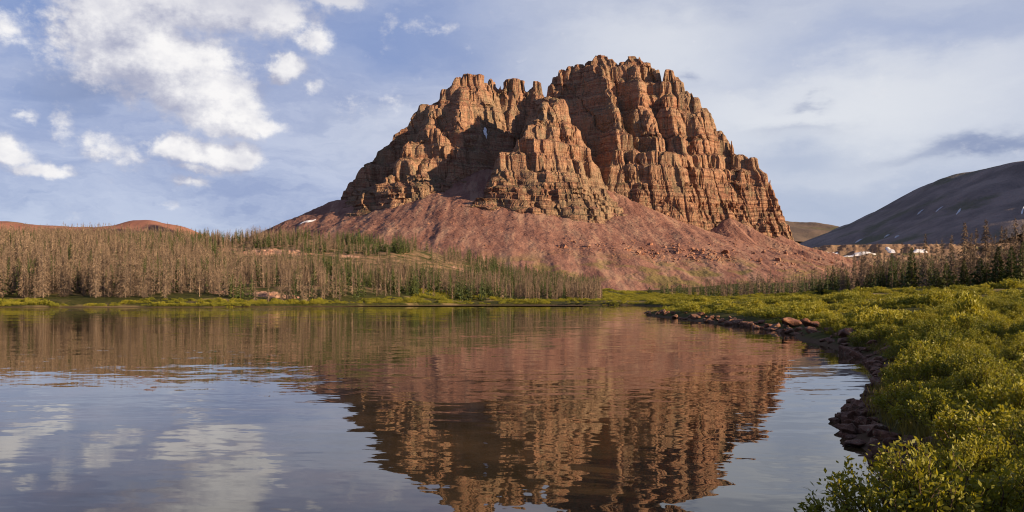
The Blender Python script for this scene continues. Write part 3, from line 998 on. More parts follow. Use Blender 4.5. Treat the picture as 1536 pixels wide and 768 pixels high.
def green_spruce(h, rb, n, seed, wid=.16):
    r = np.random.default_rng(seed)
    T = Geo(); B = Geo()
    T.tube([(0, 0, -.4), (0, 0, h * .5), (0, 0, h * .97)], [.022 * h, .014 * h, .01], 6)
    lobe = r.random(8) * 2 * pi
    t = r.random(n) ** 1.25 * .95 + .03
    a = r.random(n) * 2 * pi
    whorl = .72 + .28 * np.sin(t * h * 5.2 + a * 2)
    env = rb * (1 - t) ** .82 * whorl * (.86 + .2 * np.sin(3 * a + lobe[0]) + .12 * np.sin(5 * a + t * 9)) + .08
    s = np.sqrt(r.random(n)) * .55 + .45
    p = np.stack([np.cos(a) * env * s, np.sin(a) * env * s, t * h - env * s * .25], 1)
    dirv = np.stack([np.cos(a), np.sin(a), -.30 + .5 * t + .3 * r.random(n)], 1) + r.normal(size=(n, 3)) * .35
    L = (.16 + .42 * env) * (.6 + .7 * r.random(n))
    B.blades(p - unit(dirv) * (L * .4)[:, None], p + unit(dirv) * (L * .6)[:, None], wid * (.5 + .8 * r.random(n)) * np.clip(env, .35, 1.4))
    return T, B


def willow(R, Hh, nst, nleaf, leaf, seed, twig_mesh=True):
    """low round willow: stems fanning from the base, leaves along their upper halves"""
    r = np.random.default_rng(seed)
    Bm = Geo(); Lf = Geo()
    ends = []
    per = max(4, nleaf // nst)
    lump = r.random(6) * 2 * pi
    for i in range(nst):
        a = r.random() * 2 * pi
        rr = R * math.sqrt(r.random()) * (.86 + .2 * sin(3 * a + lump[0]) + .12 * sin(5 * a + lump[1]))
        top = Hh * (1 - .62 * (rr / R) ** 2.2) * (.78 + .34 * r.random())
        p0 = np.array([cos(a) * rr * .22, sin(a) * rr * .22, -.05])
        p3 = np.array([cos(a) * rr, sin(a) * rr, top])
        p1 = p0 + np.array([cos(a) * rr * .45, sin(a) * rr * .45, top * .38]) + r.normal(size=3) * .06
        p2 = p0 * .2 + p3 * .8 + r.normal(size=3) * .05 + np.array([0, 0, -.02])
        if twig_mesh:
            Bm.tube([p0, p1, p2, p3], [.012, .009, .006, .003], 3)
        t = r.random(per) ** .62
        # quadratic-ish point along stem
        q = ((1 - t) ** 2)[:, None] * p1 + (2 * t * (1 - t))[:, None] * p2 + (t ** 2)[:, None] * (p3 + np.array([0, 0, .02]))
        side = unit(r.normal(size=(per, 3)) + np.array([cos(a) * .3, sin(a) * .3, .75]))
        q = q + r.normal(size=(per, 3)) * (.036 * R)
        L = leaf * (.6 + .7 * r.random(per))
        Lf.blades(q, q + side * L[:, None], L * .24)
    return Bm, Lf


def rock_mesh(name, seed, sx, sy, sz, mat, n=16, bev=.03):
    r = random.Random(seed)
    bm = bmesh.new()
    for i in range(n):
        v = Vector((r.gauss(0, 1), r.gauss(0, 1), r.gauss(0, 1))).normalized() * (.82 + .28 * r.random())
        v = Vector((max(-.8, min(.8, v.x)), max(-.8, min(.8, v.y)), max(-.62, min(.72, v.z))))
        bm.verts.new((v.x * sx, v.y * sy, v.z * sz))
    bmesh.ops.convex_hull(bm, input=bm.verts[:])
    loose = [v for v in bm.verts if not v.link_faces]
    bmesh.ops.delete(bm, geom=loose, context='VERTS')
    bmesh.ops.dissolve_limit(bm, angle_limit=radians(9), verts=bm.verts[:], edges=bm.edges[:])
    bmesh.ops.bevel(bm, geom=bm.edges[:], offset=bev * min(sx, sy, sz) * 2.2, segments=2, profile=.6, affect='EDGES', clamp_overlap=True)
    bmesh.ops.triangulate(bm, faces=bm.faces[:])
    bmesh.ops.subdivide_edges(bm, edges=[e for e in bm.edges if e.calc_length() > .35 * sx], cuts=1)
    for v in bm.verts:
        k = .05 * sx * (math.sin(v.co.x * 7 / sx + seed) * math.sin(v.co.y * 6 / sx + 1.3 * seed) + .6 * math.sin(v.co.z * 11 / sx))
        v.co += v.normal * k
    me = bpy.data.meshes.new(name)
    bm.to_mesh(me); bm.free()
    me.materials.append(mat)
    for p in me.polygons:
        p.use_smooth = False
    return me


def thing(name, label, cat, loc, rz=0.0, sc=1.0, group=None):
    o = bpy.data.objects.new(name, None)
    COL.objects.link(o)
    o.location = loc
    o.rotation_euler = (0, 0, rz)
    o.scale = (sc, sc, sc) if not isinstance(sc, tuple) else sc
    o['label'] = label
    o['category'] = cat
    if group:
        o['group'] = group
    return o


class Kind:
    """a plant built once per variant as an Empty with two part meshes, then copied"""
    def __init__(self, name, cat, variants, partnames):
        self.name, self.cat, self.variants, self.parts = name, cat, variants, partnames
        self.k = 0

    def place(self, label, loc, rz, sc, group, var=None):
        v = self.variants[(self.k if var is None else var) % len(self.variants)]
        self.k += 1
        t = thing(self.name, label, self.cat, loc, rz, sc, group)
        for nm, me in zip(self.parts, v):
            link(nm, me, t)
        return t


def variant(G, names, mats):
    return [g.mesh(n, [m]) for g, n, m in zip(G, names, mats)]


# ------------------------------------------------------------------ forests
def merge(protos, P, Sc, Rz):
    """numpy copies of prototype arrays at points P with scale and turn"""
    V = []; Fc = []; n = 0
    which = RNG.integers(0, len(protos), len(P))
    for k, (pv, pf) in enumerate(protos):
        sel = np.where(which == k)[0]
        if not len(sel):
            continue
        c, s = np.cos(Rz[sel])[:, None], np.sin(Rz[sel])[:, None]
        sc = Sc[sel][:, None]
        x = (pv[None, :, 0] * c - pv[None, :, 1] * s) * sc + P[sel, 0][:, None]
        y = (pv[None, :, 0] * s + pv[None, :, 1] * c) * sc + P[sel, 1][:, None]
        z = pv[None, :, 2] * sc + P[sel, 2][:, None]
        V.append(np.stack([x, y, z], -1).reshape(-1, 3))
        Fc.append((pf[None] + (np.arange(len(sel)) * len(pv))[:, None, None]).reshape(-1, 3) + n)
        n += len(sel) * len(pv)
    return np.concatenate(V), np.concatenate(Fc)


def project(x, y, z):
    return CX + F * x / y, HZ - F * (z - EYE) / y


dead_full = [dead_spruce(14 + i, 1.7 + .55 * (i % 3), 210, 200 + i, 3, .012, thin=.75, tw=.10) for i in range(6)]
dead_lite = [dead_spruce(14 + i, 1.7 + .55 * (i % 3), 84, 210 + i, 2, .012, thin=.75, tw=.16) for i in range(6)]
green_lite = [green_spruce(10 + i, 1.9 + .2 * (i % 3), 190, 265 + i, .36) for i in range(4)]
DEAD = Kind('dead_spruce', 'dead tree', [variant(g, ('trunk', 'crown'), (M_DEADWOOD, M_DEADTWIG)) for g in dead_full], ('trunk', 'crown'))
big_full = [dead_spruce(20, 3.0, 420, 230 + i, 5, .008, thin=.8, tw=.085) for i in range(3)] + [dead_spruce(19, 2.1, 300, 240 + i, 5, .015, thin=.7, tw=.085) for i in range(3)]
DEADBIG = Kind('dead_spruce', 'dead tree', [variant(g, ('trunk', 'crown'), (M_DEADWOOD, M_DEADTWIG)) for g in big_full], ('trunk', 'crown'))
snag_full = [dead_spruce(16, .9, 30, 250 + i, 1, .02, tw=.05) for i in range(3)]
SNAG = Kind('dead_snag', 'dead tree', [variant(g, ('trunk', 'crown'), (M_DEADWOOD, M_DEADTWIG)) for g in snag_full], ('trunk', 'crown'))
green_full = [green_spruce(10 + i, 1.9 + .2 * (i % 3), 520, 260 + i, .22) for i in range(4)]
GREEN = Kind('green_spruce', 'spruce', [variant(g, ('trunk', 'crown'), (M_BARK, M_NEEDLE)) for g in green_full], ('trunk', 'crown'))
gbig_full = [green_spruce(13, 2.6, 2600, 280, .15), green_spruce(12, 1.9, 2200, 281, .14), green_spruce(6, 1.7, 1500, 282, .12), green_spruce(4.2, 1.5, 1200, 283, .11)]
GREENBIG = Kind('green_spruce', 'spruce', [variant(g, ('trunk', 'crown'), (M_BARK, M_NEEDLE)) for g in gbig_full], ('trunk', 'crown'))


def left_forest():
    # open rocky patches on the hill, in hill coordinates (bearing column, rise row)
    gaps = [(385, 386, 90, 17), (500, 391, 50, 12), (590, 395, 62, 14), (670, 407, 50, 12), (410, 441, 48, 10), (470, 366, 40, 4), (560, 372, 50, 5), (640, 384, 40, 8), (740, 414, 50, 5)]
    cand = []
    N = 26000
    bx = RNG.uniform(-140, 915, N); yy = 345 + RNG.random(N) ** .9 * 470
    xx = (bx - CX) / F * yy
    d = sdf(xx, yy)
    zz = ground(xx, yy)
    _, py = project(xx, yy, zz)
    ok = (d > np.interp(bx, [0, 480, 640, 760, 900], [13, 15, 30, 45, 62]) + 9 * RNG.random(N)) & (bx < 905 - (yy - 430) * .02)
    dens = np.ones(N)
    for (gx, gy, rx, ry) in gaps:
        q = ((bx - gx) / rx) ** 2 + ((py - gy) / ry) ** 2
        dens *= np.clip(q - .35, .04, 1)
    clump = fbm(xx / 30, yy / 30, 3, 301)
    dens *= np.clip(.75 + .9 * clump, .1, 1)
    dens *= np.where(bx > 430, np.where((py > 386) & (py < 410), .55, .9), 1)
    ok &= RNG.random(N) < dens * .64 * np.clip(yy / 500, .7, 1.4)
    idx = np.where(ok)[0]
    p = np.stack([xx[idx], yy[idx], zz[idx]], 1)
    b = bx[idx]
    g = fbm(p[:, 0] / 26, p[:, 1] / 26, 3, 311) + .25 * RNG.normal(size=len(idx)) + .14 * sstep(380, 760, b) + .22 * ((py[idx] < 385) & (b > 430))
    isg = g > .27
    return p, b, isg


LP, LB, LG = left_forest()


def right_forest():
    out = []
    N = 9000
    bx = RNG.uniform(950, 1750, N); yy = 210 + RNG.random(N) * 620
    xx = (bx - CX) / F * yy
    # the treeline comes nearer to the right
    line_y = np.interp(bx, [950, 1000, 1100, 1200, 1260, 1330, 1400, 1460, 1536, 1750], [820, 740, 570, 430, 350, 300, 268, 248, 232, 215])
    zz = ground(xx, yy)
    ok = (yy > line_y) & (yy < line_y + np.interp(bx, [950, 1200, 1400, 1536], [80, 190, 210, 190])) & (RNG.random(N) < np.interp(bx, [950, 1080, 1200, 1300, 1400], [.12, .5, .75, .7, .5]))
    idx = np.where(ok)[0]
    g = fbm(xx[idx] / 20, yy[idx] / 20, 3, 321) + .25 * RNG.normal(size=len(idx))
    return np.stack([xx[idx], yy[idx], zz[idx]], 1), bx[idx], g > np.interp(bx[idx], [1200, 1350], [.02, -.25])


RP, RB, RG = right_forest()

# trees of the near right edge, placed one by one: column, row of the foot, height in rows, kind
RIGHT_TREES = [
    (1388, 430, 90, 'dead', 3), (1404, 430, 80, 'dead', 4), (1412, 428, 72, 'dead', 5), (1428, 425, 88, 'dead', 3), (1447, 424, 104, 'dead', 0), (1456, 424, 84, 'dead', 1),
    (1478, 421, 104, 'dead', 2), (1489, 420, 76, 'dead', 4), (1502, 418, 94, 'dead', 3), (1512, 416, 92, 'dead', 5), (1526, 416, 108, 'dead', 4), (1536, 416, 98, 'dead', 1), (1518, 416, 84, 'dead', 2),
    (1376, 432, 52, 'dead', 5), (1338, 431, 48, 'dead', 4), (1330, 430, 42, 'dead', 3), (1348, 430, 50, 'dead', 5), (1462, 422, 90, 'dead', 5), (1438, 424, 70, 'dead', 4), (1496, 418, 70, 'dead', 3),
    (1368, 431, 58, 'green', 1), (1324, 432, 36, 'green', 1), (1344, 432, 26, 'green', 2), (1313, 433, 22, 'green', 3), (1405, 430, 32, 'green', 2), (1420, 429, 40, 'green', 2), (1431, 428, 24, 'green', 3),
    (1446, 425, 38, 'green', 0), (1456, 425, 20, 'green', 3), (1470, 424, 40, 'green', 2), (1480, 423, 36, 'green', 0), (1497, 419, 58, 'green', 0), (1517, 420, 58, 'green', 0), (1534, 420, 64, 'green', 1),
    (1508, 424, 24, 'green', 3), (1527, 424, 30, 'green', 2), (1214, 437, 14, 'green', 3), (1230, 445, 22, 'green', 2), (1190, 442, 10, 'green', 3), (1300, 432, 24, 'green', 2), (1286, 433, 18, 'green', 3),
    (1270, 433, 22, 'green', 1), (1166, 437, 9, 'green', 3), (974, 441, 9, 'green', 3), (1028, 436, 9, 'green', 1), (1046, 437, 7, 'green', 3), (992, 438, 8, 'green', 1), (1133, 436, 8, 'green', 3), (1243, 434, 12, 'green', 2)]

SIDES = ('slender', 'tall', 'short', 'leaning', 'ragged', 'pointed', 'broad', 'thin')


def foot(px, py, y0=60.0, y1=900.0):
    """where the sight line of a column meets the ground at the row"""
    ys = np.linspace(y0, y1, 1400)
    xs = (px - CX) / F * ys
    zs = ground(xs, ys)
    rows = HZ - F * (zs - EYE) / ys
    k = np.where(rows <= py)[0]
    i = k[0] if len(k) else len(ys) - 1
    return xs[i], ys[i], zs[i]


def place_right():
    n = {'dead': 0, 'green': 0}
    # known distances for the near stand so the sizes come out true
    for px, py, hp, kind, var in RIGHT_TREES:
        if px > 1255:
            Y = float(np.interp(px, [1255, 1330, 1400, 1460, 1540], [380, 300, 245, 216, 196])) + (6 if kind == 'dead' else -2)
            x = (px - CX) / F * Y
            z = Z1(x, Y)
        else:
            x, Y, z = foot(px, py)
        full = (big_full if kind == 'dead' else gbig_full)
        hgt = [20, 20, 20, 19, 19, 19][var] if kind == 'dead' else [13, 12, 6, 4.2][var]
        sc = hp * Y / F / hgt
        n[kind] += 1
        if kind == 'dead':
            size = 'tall' if hp > 85 else 'mid-sized' if hp > 60 else 'low'
            DEADBIG.place(DEAD_LABELS.get(px, '%s bare grey dead spruce in the near stand on the right bank' % size), (x, Y, z), RNG.random() * 6, sc, 'dead spruces of the right bank', var)
        else:
            lab = GREEN_LABELS.get(px)
            if lab is None:
                lab = 'small green spruce standing alone in the open shrub meadow' if (px < 1250) else 'living green spruce at the foot of the dead stand on the right bank'
            GREENBIG.place(lab, (x, Y, z), RNG.random() * 6, (sc * 1.45, sc * 1.45, sc * 1.15), 'green spruces of the right bank', var)


DEAD_LABELS = {1447: 'broad dead spruce with the thickest grey crown of the right bank', 1478: 'tall dead spruce with bare pointed top beside two green spruces',
               1526: 'tallest dead spruce close to the right edge of the photo', 1388: 'slim dead spruce standing beside the dark narrow green spruce',
               1428: 'slim tall dead spruce left of the broadest dead crown', 1330: 'low dead spruce leftmost of the near right stand',
               1502: 'thin tall dead spruce behind two broad green spruces'}
GREEN_LABELS = {1368: 'narrow dark green spruce alone before the dead stand', 1497: 'broad green spruce left of its equal twin near the right edge',
                1517: 'broad green spruce second from the right edge', 1534: 'green spruce cut off by the right edge of the photo',
                1230: 'small bushy green spruce in the middle of the shrub meadow', 1214: 'tiny green spruce just left of a bushier one in the meadow'}
place_right()


def place_far():
    # rank every dead tree by how large it shows, keep the largest as individuals
    dead = np.concatenate([LP[~LG], RP[~RG]]); grn = np.concatenate([LP[LG], RP[RG]])
    hd = RNG.uniform(.55, 1.14, len(dead)) * np.interp(CX + F * dead[:, 0] / dead[:, 1], [200, 330, 480, 900, 1000], [1, .80, .74, .68, 1]) * np.where(dead[:, 1] > 560, .86, 1) * np.where(RNG.random(len(dead)) < .15, .75, 1)
    hg = RNG.uniform(.55, 1.15, len(grn))
    for name, P, Hs, kinds, protos, quota, mats, lab in (
            ('dead', dead, hd, DEAD, dead_lite, 258, (M_DEADWOOD, M_DEADTWIG), None),
            ('green', grn, hg, GREEN, green_lite, 245, (M_BARK, M_NEEDLE), None)):
        size = Hs / P[:, 1]
        inframe = np.abs(P[:, 0] / P[:, 1]) < .60
        # those in front hide the others
        order = np.argsort(-(size * inframe + .35 * inframe / P[:, 1]))
        near, rest = order[:quota], order[quota:]
        for i in near:
            x, y, z = P[i]
            px = CX + F * x / y
            if name == 'dead':
                if px > 950:
                    lab, gr = 'bare dead spruce in the belt of trees along the right side of the valley', 'dead spruces of the right valley belt'
                elif px < 250:
                    lab, gr = 'bare tan dead spruce in the front rows at the far left shore', 'dead spruces at the far left shore'
                elif px < 520:
                    lab, gr = 'bare tan dead spruce in the front rows beside the pink outcrop', 'dead spruces beside the pink outcrop'
                else:
                    lab, gr = 'bare tan dead spruce in the front rows below the scree slope', 'dead spruces below the scree slope'
            else:
                if px > 950:
                    lab, gr = 'dark green spruce among dead trees along the right side of the valley', 'green spruces of the right valley belt'
                elif px < 420:
                    lab, gr = 'green spruce half hidden among dead trees at the far left shore', 'green spruces at the far left shore'
                else:
                    lab, gr = 'green spruce among dead trees below the scree slope', 'green spruces below the scree slope'
            kinds.place(lab, (x, y, z), RNG.random() * 6, float(Hs[i]), gr)
        if len(rest):
            parts = []
            pr = []
            for g in protos:
                (v1, f1), (v2, f2) = g[0].arrays(), g[1].arrays()
                pr.append((np.concatenate([v1, v2]), np.concatenate([f1, f2 + len(v1)]), len(f1)))
            V, Fc = merge([(a, b) for a, b, c in pr], P[rest], Hs[rest], RNG.random(len(rest)) * 6)
            nm = 'dead_forest' if name == 'dead' else 'green_forest'
            link(nm, mesh_np(nm, V, Fc, [mats[1]], False), kind='stuff',
                 label='tan mass of dead spruces covering the hill behind the lake' if name == 'dead' else 'dark green spruces scattered through the dead forest on the hill')
        print(name, len(P), 'rest', len(rest))


place_far()


# ------------------------------------------------------------------ rocks
ROCKS = [rock_mesh('rock', 400 + i, 1.0, .62 + .3 * random.random(), .42 + .28 * random.random(), M_ROCK, 18 + 2 * (i % 5)) for i in range(9)]
SLABS = [rock_mesh('rock', 430 + i, 1.0, .72, .26, M_ROCK, 14) for i in range(4)]
TROCKS = [rock_mesh('boulder', 460 + i, 1.0, .8, .7, M_BOULDER, 14) for i in range(7)]


def put_rock(mesh, label, loc, size, rot, group=None, name='shore_rock', cat='rock', flat=1.0):
    o = link(name, mesh, None, label=label, category=cat)
    o.location = loc
    o.rotation_euler = rot
    o.scale = (size, size, size * flat)
    if group:
        o['group'] = group
    return o


def water_pt(px, py):
    Y = EYE * F / (py - HZ)
    return (px - CX) / F * Y, Y


def shore_rocks():
    hero = [  # column, row of the waterline, half width in columns, kind, label, flat, turn
        (1318, 662, 44, 'w', 'dark wedge-shaped rock with a pointed tip lying in the water', 1.0, .2),
        (1278, 635, 15, 'r', 'small rounded dark rock sitting in the water above the wedge rock', 1.0, .5),
        (1304, 630, 14, 'r', 'upright dark rock behind the wedge rock', 1.3, 1.2),
        (1330, 672, 28, 'r', 'dark rounded rock right behind the big willow bush', 1.0, 2.0),
        (1286, 664, 10, 'r', 'little flat rock awash in front of the wedge rock', .7, .3),
        (1352, 640, 24, 'r', 'reddish rock under the overhanging willow', 1.1, .9),
        (1334, 622, 20, 'r', 'lichen-spotted rock above the wedge rock', 1.2, 2.4),
        (1360, 584, 34, 'r', 'large brown rock at the bend of the near shore', 1.2, .3),
        (1338, 566, 26, 'r', 'square dark rock at the bend of the near shore', 1.3, 1.3),
        (1376, 560, 34, 's', 'tilted slab with pale lichen at the bend of the near shore', 1.4, .6),
        (1338, 582, 16, 'r', 'low rock at the waterline of the bend', 1.0, 1.9),
        (1366, 538, 30, 's', 'reddish slab leaning towards the water', 1.2, .9),
        (1386, 548, 24, 'r', 'pale-topped boulder on the bank at the bend', 1.4, 2.2),
        (1336, 536, 24, 's', 'dark slab tipped towards the water left of the bend', 1.2, .4),
        (1312, 532, 22, 's', 'narrow dark slab beside the tipped slab', 1.2, .7),
        (1282, 521, 46, 's', 'long flat ledge of rock under the willows', 1.3, .05),
        (1218, 505, 34, 's', 'blocky brown rock left of the long ledge', 1.8, .2),
        (1190, 497, 40, 's', 'long low brown slab along the shore', 1.2, .1),
        (1248, 511, 24, 'r', 'rounded block left of the long ledge', 1.0, 1.0),
        (1154, 493, 16, 'r', 'pale rock among darker ones on the middle shore', 1.0, .3),
        (1048, 481, 7, 'r', 'bright orange rock on the spit shore', 1.3, .3),
        (1061, 482, 10, 's', 'pale flat rock on the spit shore', 1.4, .3),
        (1329, 559, 6, 'r', 'black pebble-sized rock alone in the water', .8, .3),
        (1314, 558, 4, 'r', 'tiny black rock farthest out in the water', .8, .9),
        (1318, 572, 5, 'r', 'small black rock in the shallows below two others', .6, .2)]
    for k, (px, py, hw, kind, lab, fl, tr) in enumerate(hero):
        x, Y = water_pt(px, py)
        s = hw * Y / F
        me = SLABS[k % 4] if kind in 's' else ROCKS[k % 9]
        if kind == 'w':
            me = rock_mesh('rock', 777, 1.0, .45, .34, M_ROCK, 10)
        z = max(.02, Z1(x, Y)) + s * .10
        put_rock(me, lab, (x, Y, z), s * (.72 if py < 530 else .88), (RNG.normal() * .12, RNG.normal() * .12 + (.22 if kind == 's' else 0), tr), flat=fl)
    # the rest of the rocky shore
    pts = [(x, y) for x, y in SHORE if 8 < y < 180 and x > 5]
    zone = [(0, 30, 'dark rock of the rubble at the near waterline', 'rocks of the near waterline'),
            (30, 60, 'brown rock of the jumble at the bend of the shore', 'rocks at the bend of the shore'),
            (60, 110, 'brown rock in the row along the middle shore', 'rocks of the middle shore'),
            (110, 200, 'small rock on the low spit across the water', 'rocks of the spit')]
    cnt = 0
    while cnt < 240:
        i = RNG.integers(0, len(pts) - 1)
        (ax, ay), (bx, by) = pts[i], pts[i + 1]
        t = RNG.random()
        x, y = ax + (bx - ax) * t, ay + (by - ay) * t
        off = RNG.normal() * (.40 + .004 * y) + .15
        x, y = x + off * .9, y - off * .2
        s = RNG.lognormal(-1.0, .45) * np.interp(y, [10, 40, 90, 170], [.5, .85, 1.4, 1.7])
        s = min(s, float(np.interp(y, [15, 30, 60, 150], [.30, .42, .75, 1.1])))
        d = float(sdf(np.array([x]), np.array([y]))[0])
        if d < -.45:
            continue
        zn = [q for q in zone if q[0] <= y < q[1]][0]
        put_rock(ROCKS[cnt % 9], zn[2], (x, y, max(.0, Z1(x, y)) + s * .12), s, (RNG.normal() * .3, RNG.normal() * .3, RNG.random() * 6), zn[3])
        cnt += 1


shore_rocks()


def talus_boulders():
    cnt = 0
    tries = 0
    small_p = []
    while cnt < 190 and tries < 20000:
        tries += 1
        bx = RNG.normal(985, 95); Y = RNG.uniform(1560, 1960)
        if not 790 < bx < 1250:
            continue
        x = (bx - CX) / F * Y
        h = float(MT.z(x, Y, MT.Ht)); c = float(MT.z(x, Y, MT.Hc))
        if c > h - 2:
            continue
        px, py = project(x, Y, h)
        if not (352 < py < 424):
            continue
        if RNG.random() > math.exp(-((py - 388) / 16) ** 2) * (.35 + .65 * (fbm(np.array([x / 40]), np.array([Y / 40]), 2, 501)[0] > 0)):
            continue
        s = RNG.lognormal(1.25, .45)
        lab, gr = (('grey-brown boulder scattered on the rubble below the summit wall', 'boulders below the summit wall') if bx > 930 else ('reddish boulder scattered on the rubble below the centre cliff', 'boulders below the centre cliff'))
        put_rock(TROCKS[cnt % 7], lab, (x, Y, h + s * .2), s, (RNG.normal() * .4, RNG.normal() * .4, RNG.random() * 6), gr, 'boulder', 'boulder')
        cnt += 1
    # loose stones too many to count
    N = 16000
    bx = RNG.uniform(440, 1270, N); Y = RNG.uniform(1520, 2120, N)
    x = (bx - CX) / F * Y
    h = MT.z(x, Y, MT.Ht); c = MT.z(x, Y, MT.Hc); g = MT.z(x, Y, MT.G)
    _, py = project(x, Y, h)
    dens = .30 + .9 * np.exp(-((py - 390) / 22) ** 2) * (bx > 800)
    ok = (c < h - 1) & (h > g - 1) & (RNG.random(N) < dens) & (fbm(x / 60, Y / 60, 3, 511) > -.15)
    i = np.where(ok)[0]
    pr = []
    for m in TROCKS[:4]:
        hull = bmesh.new()
        r = random.Random(len(pr))
        for _ in range(9):
            v = Vector((r.gauss(0, 1), r.gauss(0, 1), r.gauss(0, 1))).normalized()
            hull.verts.new((v.x, v.y * .8, v.z * .7))
        bmesh.ops.convex_hull(hull, input=hull.verts[:])
        bmesh.ops.triangulate(hull, faces=hull.faces[:])
        hull.verts.index_update()
        pr.append((np.array([v.co[:] for v in hull.verts]), np.array([[v.index for v in f.verts] for f in hull.faces])))
        hull.free()
    s = RNG.lognormal(.15, .4, len(i))
    V, Fc = merge(pr, np.stack([x[i], Y[i], h[i] + s * .1], 1), s, RNG.random(len(i)) * 6)
    link('scree_stones', mesh_np('scree_stones', V, Fc, [M_BOULDER], False), kind='stuff', label='loose red stones strewn over the talus slopes')


talus_boulders()


def outcrops():
    """pink blocky outcrops on the forested hill and by the far shore"""
    m = mat_scree('outcrop_rock', (.34, .18, .125), (.42, .26, .18), (.22, .15, .09), .25, .6)
    specs = [(408, 441, 42, 9, 'pink rock knoll at the far shore before the dead trees', 0), (330, 437, 24, 7, 'low rubble outcrop left of the pink knoll', 1),
             (400, 377, 50, 7, 'long pinkish rock band high on the wooded hill', 2), (345, 373, 26, 5, 'rocky brow left of the long rock band', 3),
             (455, 380, 30, 4, 'rubble patch right of the long rock band', 4), (520, 383, 30, 4, 'broken rock patch among sparse trees on the hill', 5), (700, 406, 24, 5, 'rock step at the foot of the scree slope', 6)]
    for px, py, hw, hh, lab, k in specs:
        x, Y, z = foot(px, py + hh * .5, 340, 1000)
        r = hw * Y / F; hz = hh * Y / F
        nx, ny = 70, 34
        u, v = np.meshgrid(np.linspace(-1, 1, nx), np.linspace(-1, 1, ny))
        X = x + u * r; YY = Y + v * r * .45
        bl = vnoise(np.floor(X / 2.6) * 3.1, np.floor(YY / 3.0) * 2.3, 600 + k)
        q = u + .25 * vnoise(X / 6, YY / 6, 610 + k); w = v + .3 * vnoise(X / 5, YY / 5, 620 + k)
        H = np.clip(1.15 - q * q - np.maximum(-w, 0) ** 2 * 2.2 - np.maximum(w, 0) ** 2, -.3, 1)
        H = hz * (H * (.72 + .3 * bl) + .1 * fbm(X / 2, YY / 2, 3, 630 + k))
        Z = ground(X, YY) + H - .3
        o = link('rock_outcrop', mesh_np('rock_outcrop', np.stack([X, YY, Z], -1).reshape(-1, 3), grid_faces(ny, nx), [m], False), label=lab, category='rock outcrop')


outcrops()


def snow(px, py, Y0, rx, ry, sampler, label, lift=.7, tilt=0.0, search=None):
    """a patch of old snow lying on a slope: found along the sight line, then laid as a thin lens on it"""
    if search:
        ys = np.linspace(*search, 700)
        xs = (px - CX) / F * ys
        rows = HZ - F * (sampler(xs, ys) - EYE) / ys
        k = np.where(rows <= py)[0]
        Y0 = ys[k[0]] if len(k) else ys[-1]
    x0 = (px - CX) / F * Y0
    na, nr = 28, 7
    V = []
    for j in range(nr):
        for i in range(na):
            a = 2 * pi * i / na
            rr = j / (nr - 1)
            rad = rr * (1 + .28 * sin(2 * a + px) + .18 * sin(3 * a + 2 * px) + .1 * sin(7 * a))
            ux, uy = rx * rad * cos(a), ry * rad * sin(a)
            V.append((x0 + ux * cos(tilt) - uy * sin(tilt), Y0 + ux * sin(tilt) + uy * cos(tilt), rr))
    V = np.array(V)
    h = sampler(V[:, 0], V[:, 1])
    V[:, 2] = h + lift * (1 - V[:, 2] ** 2) * 1.6 - lift * .35
    f = [(j * na + i, j * na + (i + 1) % na, (j + 1) * na + (i + 1) % na, (j + 1) * na + i) for j in range(nr - 1) for i in range(na)]
    link('snow_patch', mesh_np('snow_patch', V, np.array(f), [M_SNOW]), label=label, category='snow patch')


def bench_h(x, y):
    return sample(BENCH, x, y)


snow(1247, 382, 2430, 20, 10, bench_h, 'small snow bank at the left end of the rock bench', 2.5, search=(2230, 2600))
snow(1290, 381, 2420, 40, 10, bench_h, 'longest snow bank under the rock bench', 3.0, search=(2230, 2600))
snow(1336, 378, 2400, 12, 12, bench_h, 'narrow snow bank right of the longest one', 2.5, search=(2230, 2600))
snow(1378, 377, 2390, 20, 8, bench_h, 'snow bank behind the tops of dead trees', 2.5, search=(2230, 2600))

FARG = FARM[1]


def farm_h(x, y):
    return sample(FARG, x, y)


for px, py, rx, ry, tl, lab in ((1380, 319, 22, 7, .6, 'thin snow streak on the dark mountain, leftmost of the upper ones'), (1408, 315, 12, 7, .2, 'small snow spot between two streaks on the dark mountain'),
                                (1438, 318, 40, 9, .9, 'longest snow streak on the dark mountain'), (1534, 316, 22, 9, .9, 'snow streak on the dark mountain cut by the right edge'),
                                (1330, 355, 12, 5, .2, 'tiny snow spot low on the dark mountain'), (1345, 356, 9, 5, .4, 'tiny snow spot low on the dark mountain, right of another'),
                                (1288, 362, 16, 6, .3, 'small snow patch at the lower left foot of the dark mountain')):
    snow(px, py, 3800, rx * 1.2, ry * .38, farm_h, lab, 4.0, tl, search=(2700, 5800))


def mt_h(x, y):
    return MT.z(x, y)


snow(728, 198, 2150, 5, 8, mt_h, 'snow patch in the shaded gully between two cliffs', 2.2, .3, search=(1900, 2320))
snow(462, 332, 2150, 20, 8, mt_h, 'small snow strip on the far left talus ridge', 1.5, .4, search=(1900, 2300))


# ------------------------------------------------------------------ willows
NEAR_W = [willow(.95, .88, 62, 3800, .066, 700 + i) for i in range(5)]
WILLOW = Kind('willow_bush', 'bush', [variant(g, ('stems', 'leaves'), (M_TWIG, M_WILLOW)) for g in NEAR_W], ('stems', 'leaves'))
HERO_W = [willow(1.0, .90, 150, 9000, .050, 720 + i) for i in range(2)]
WILLOWBIG = Kind('willow_bush', 'bush', [variant(g, ('stems', 'leaves'), (M_TWIG, M_WILLOW)) for g in HERO_W], ('stems', 'leaves'))


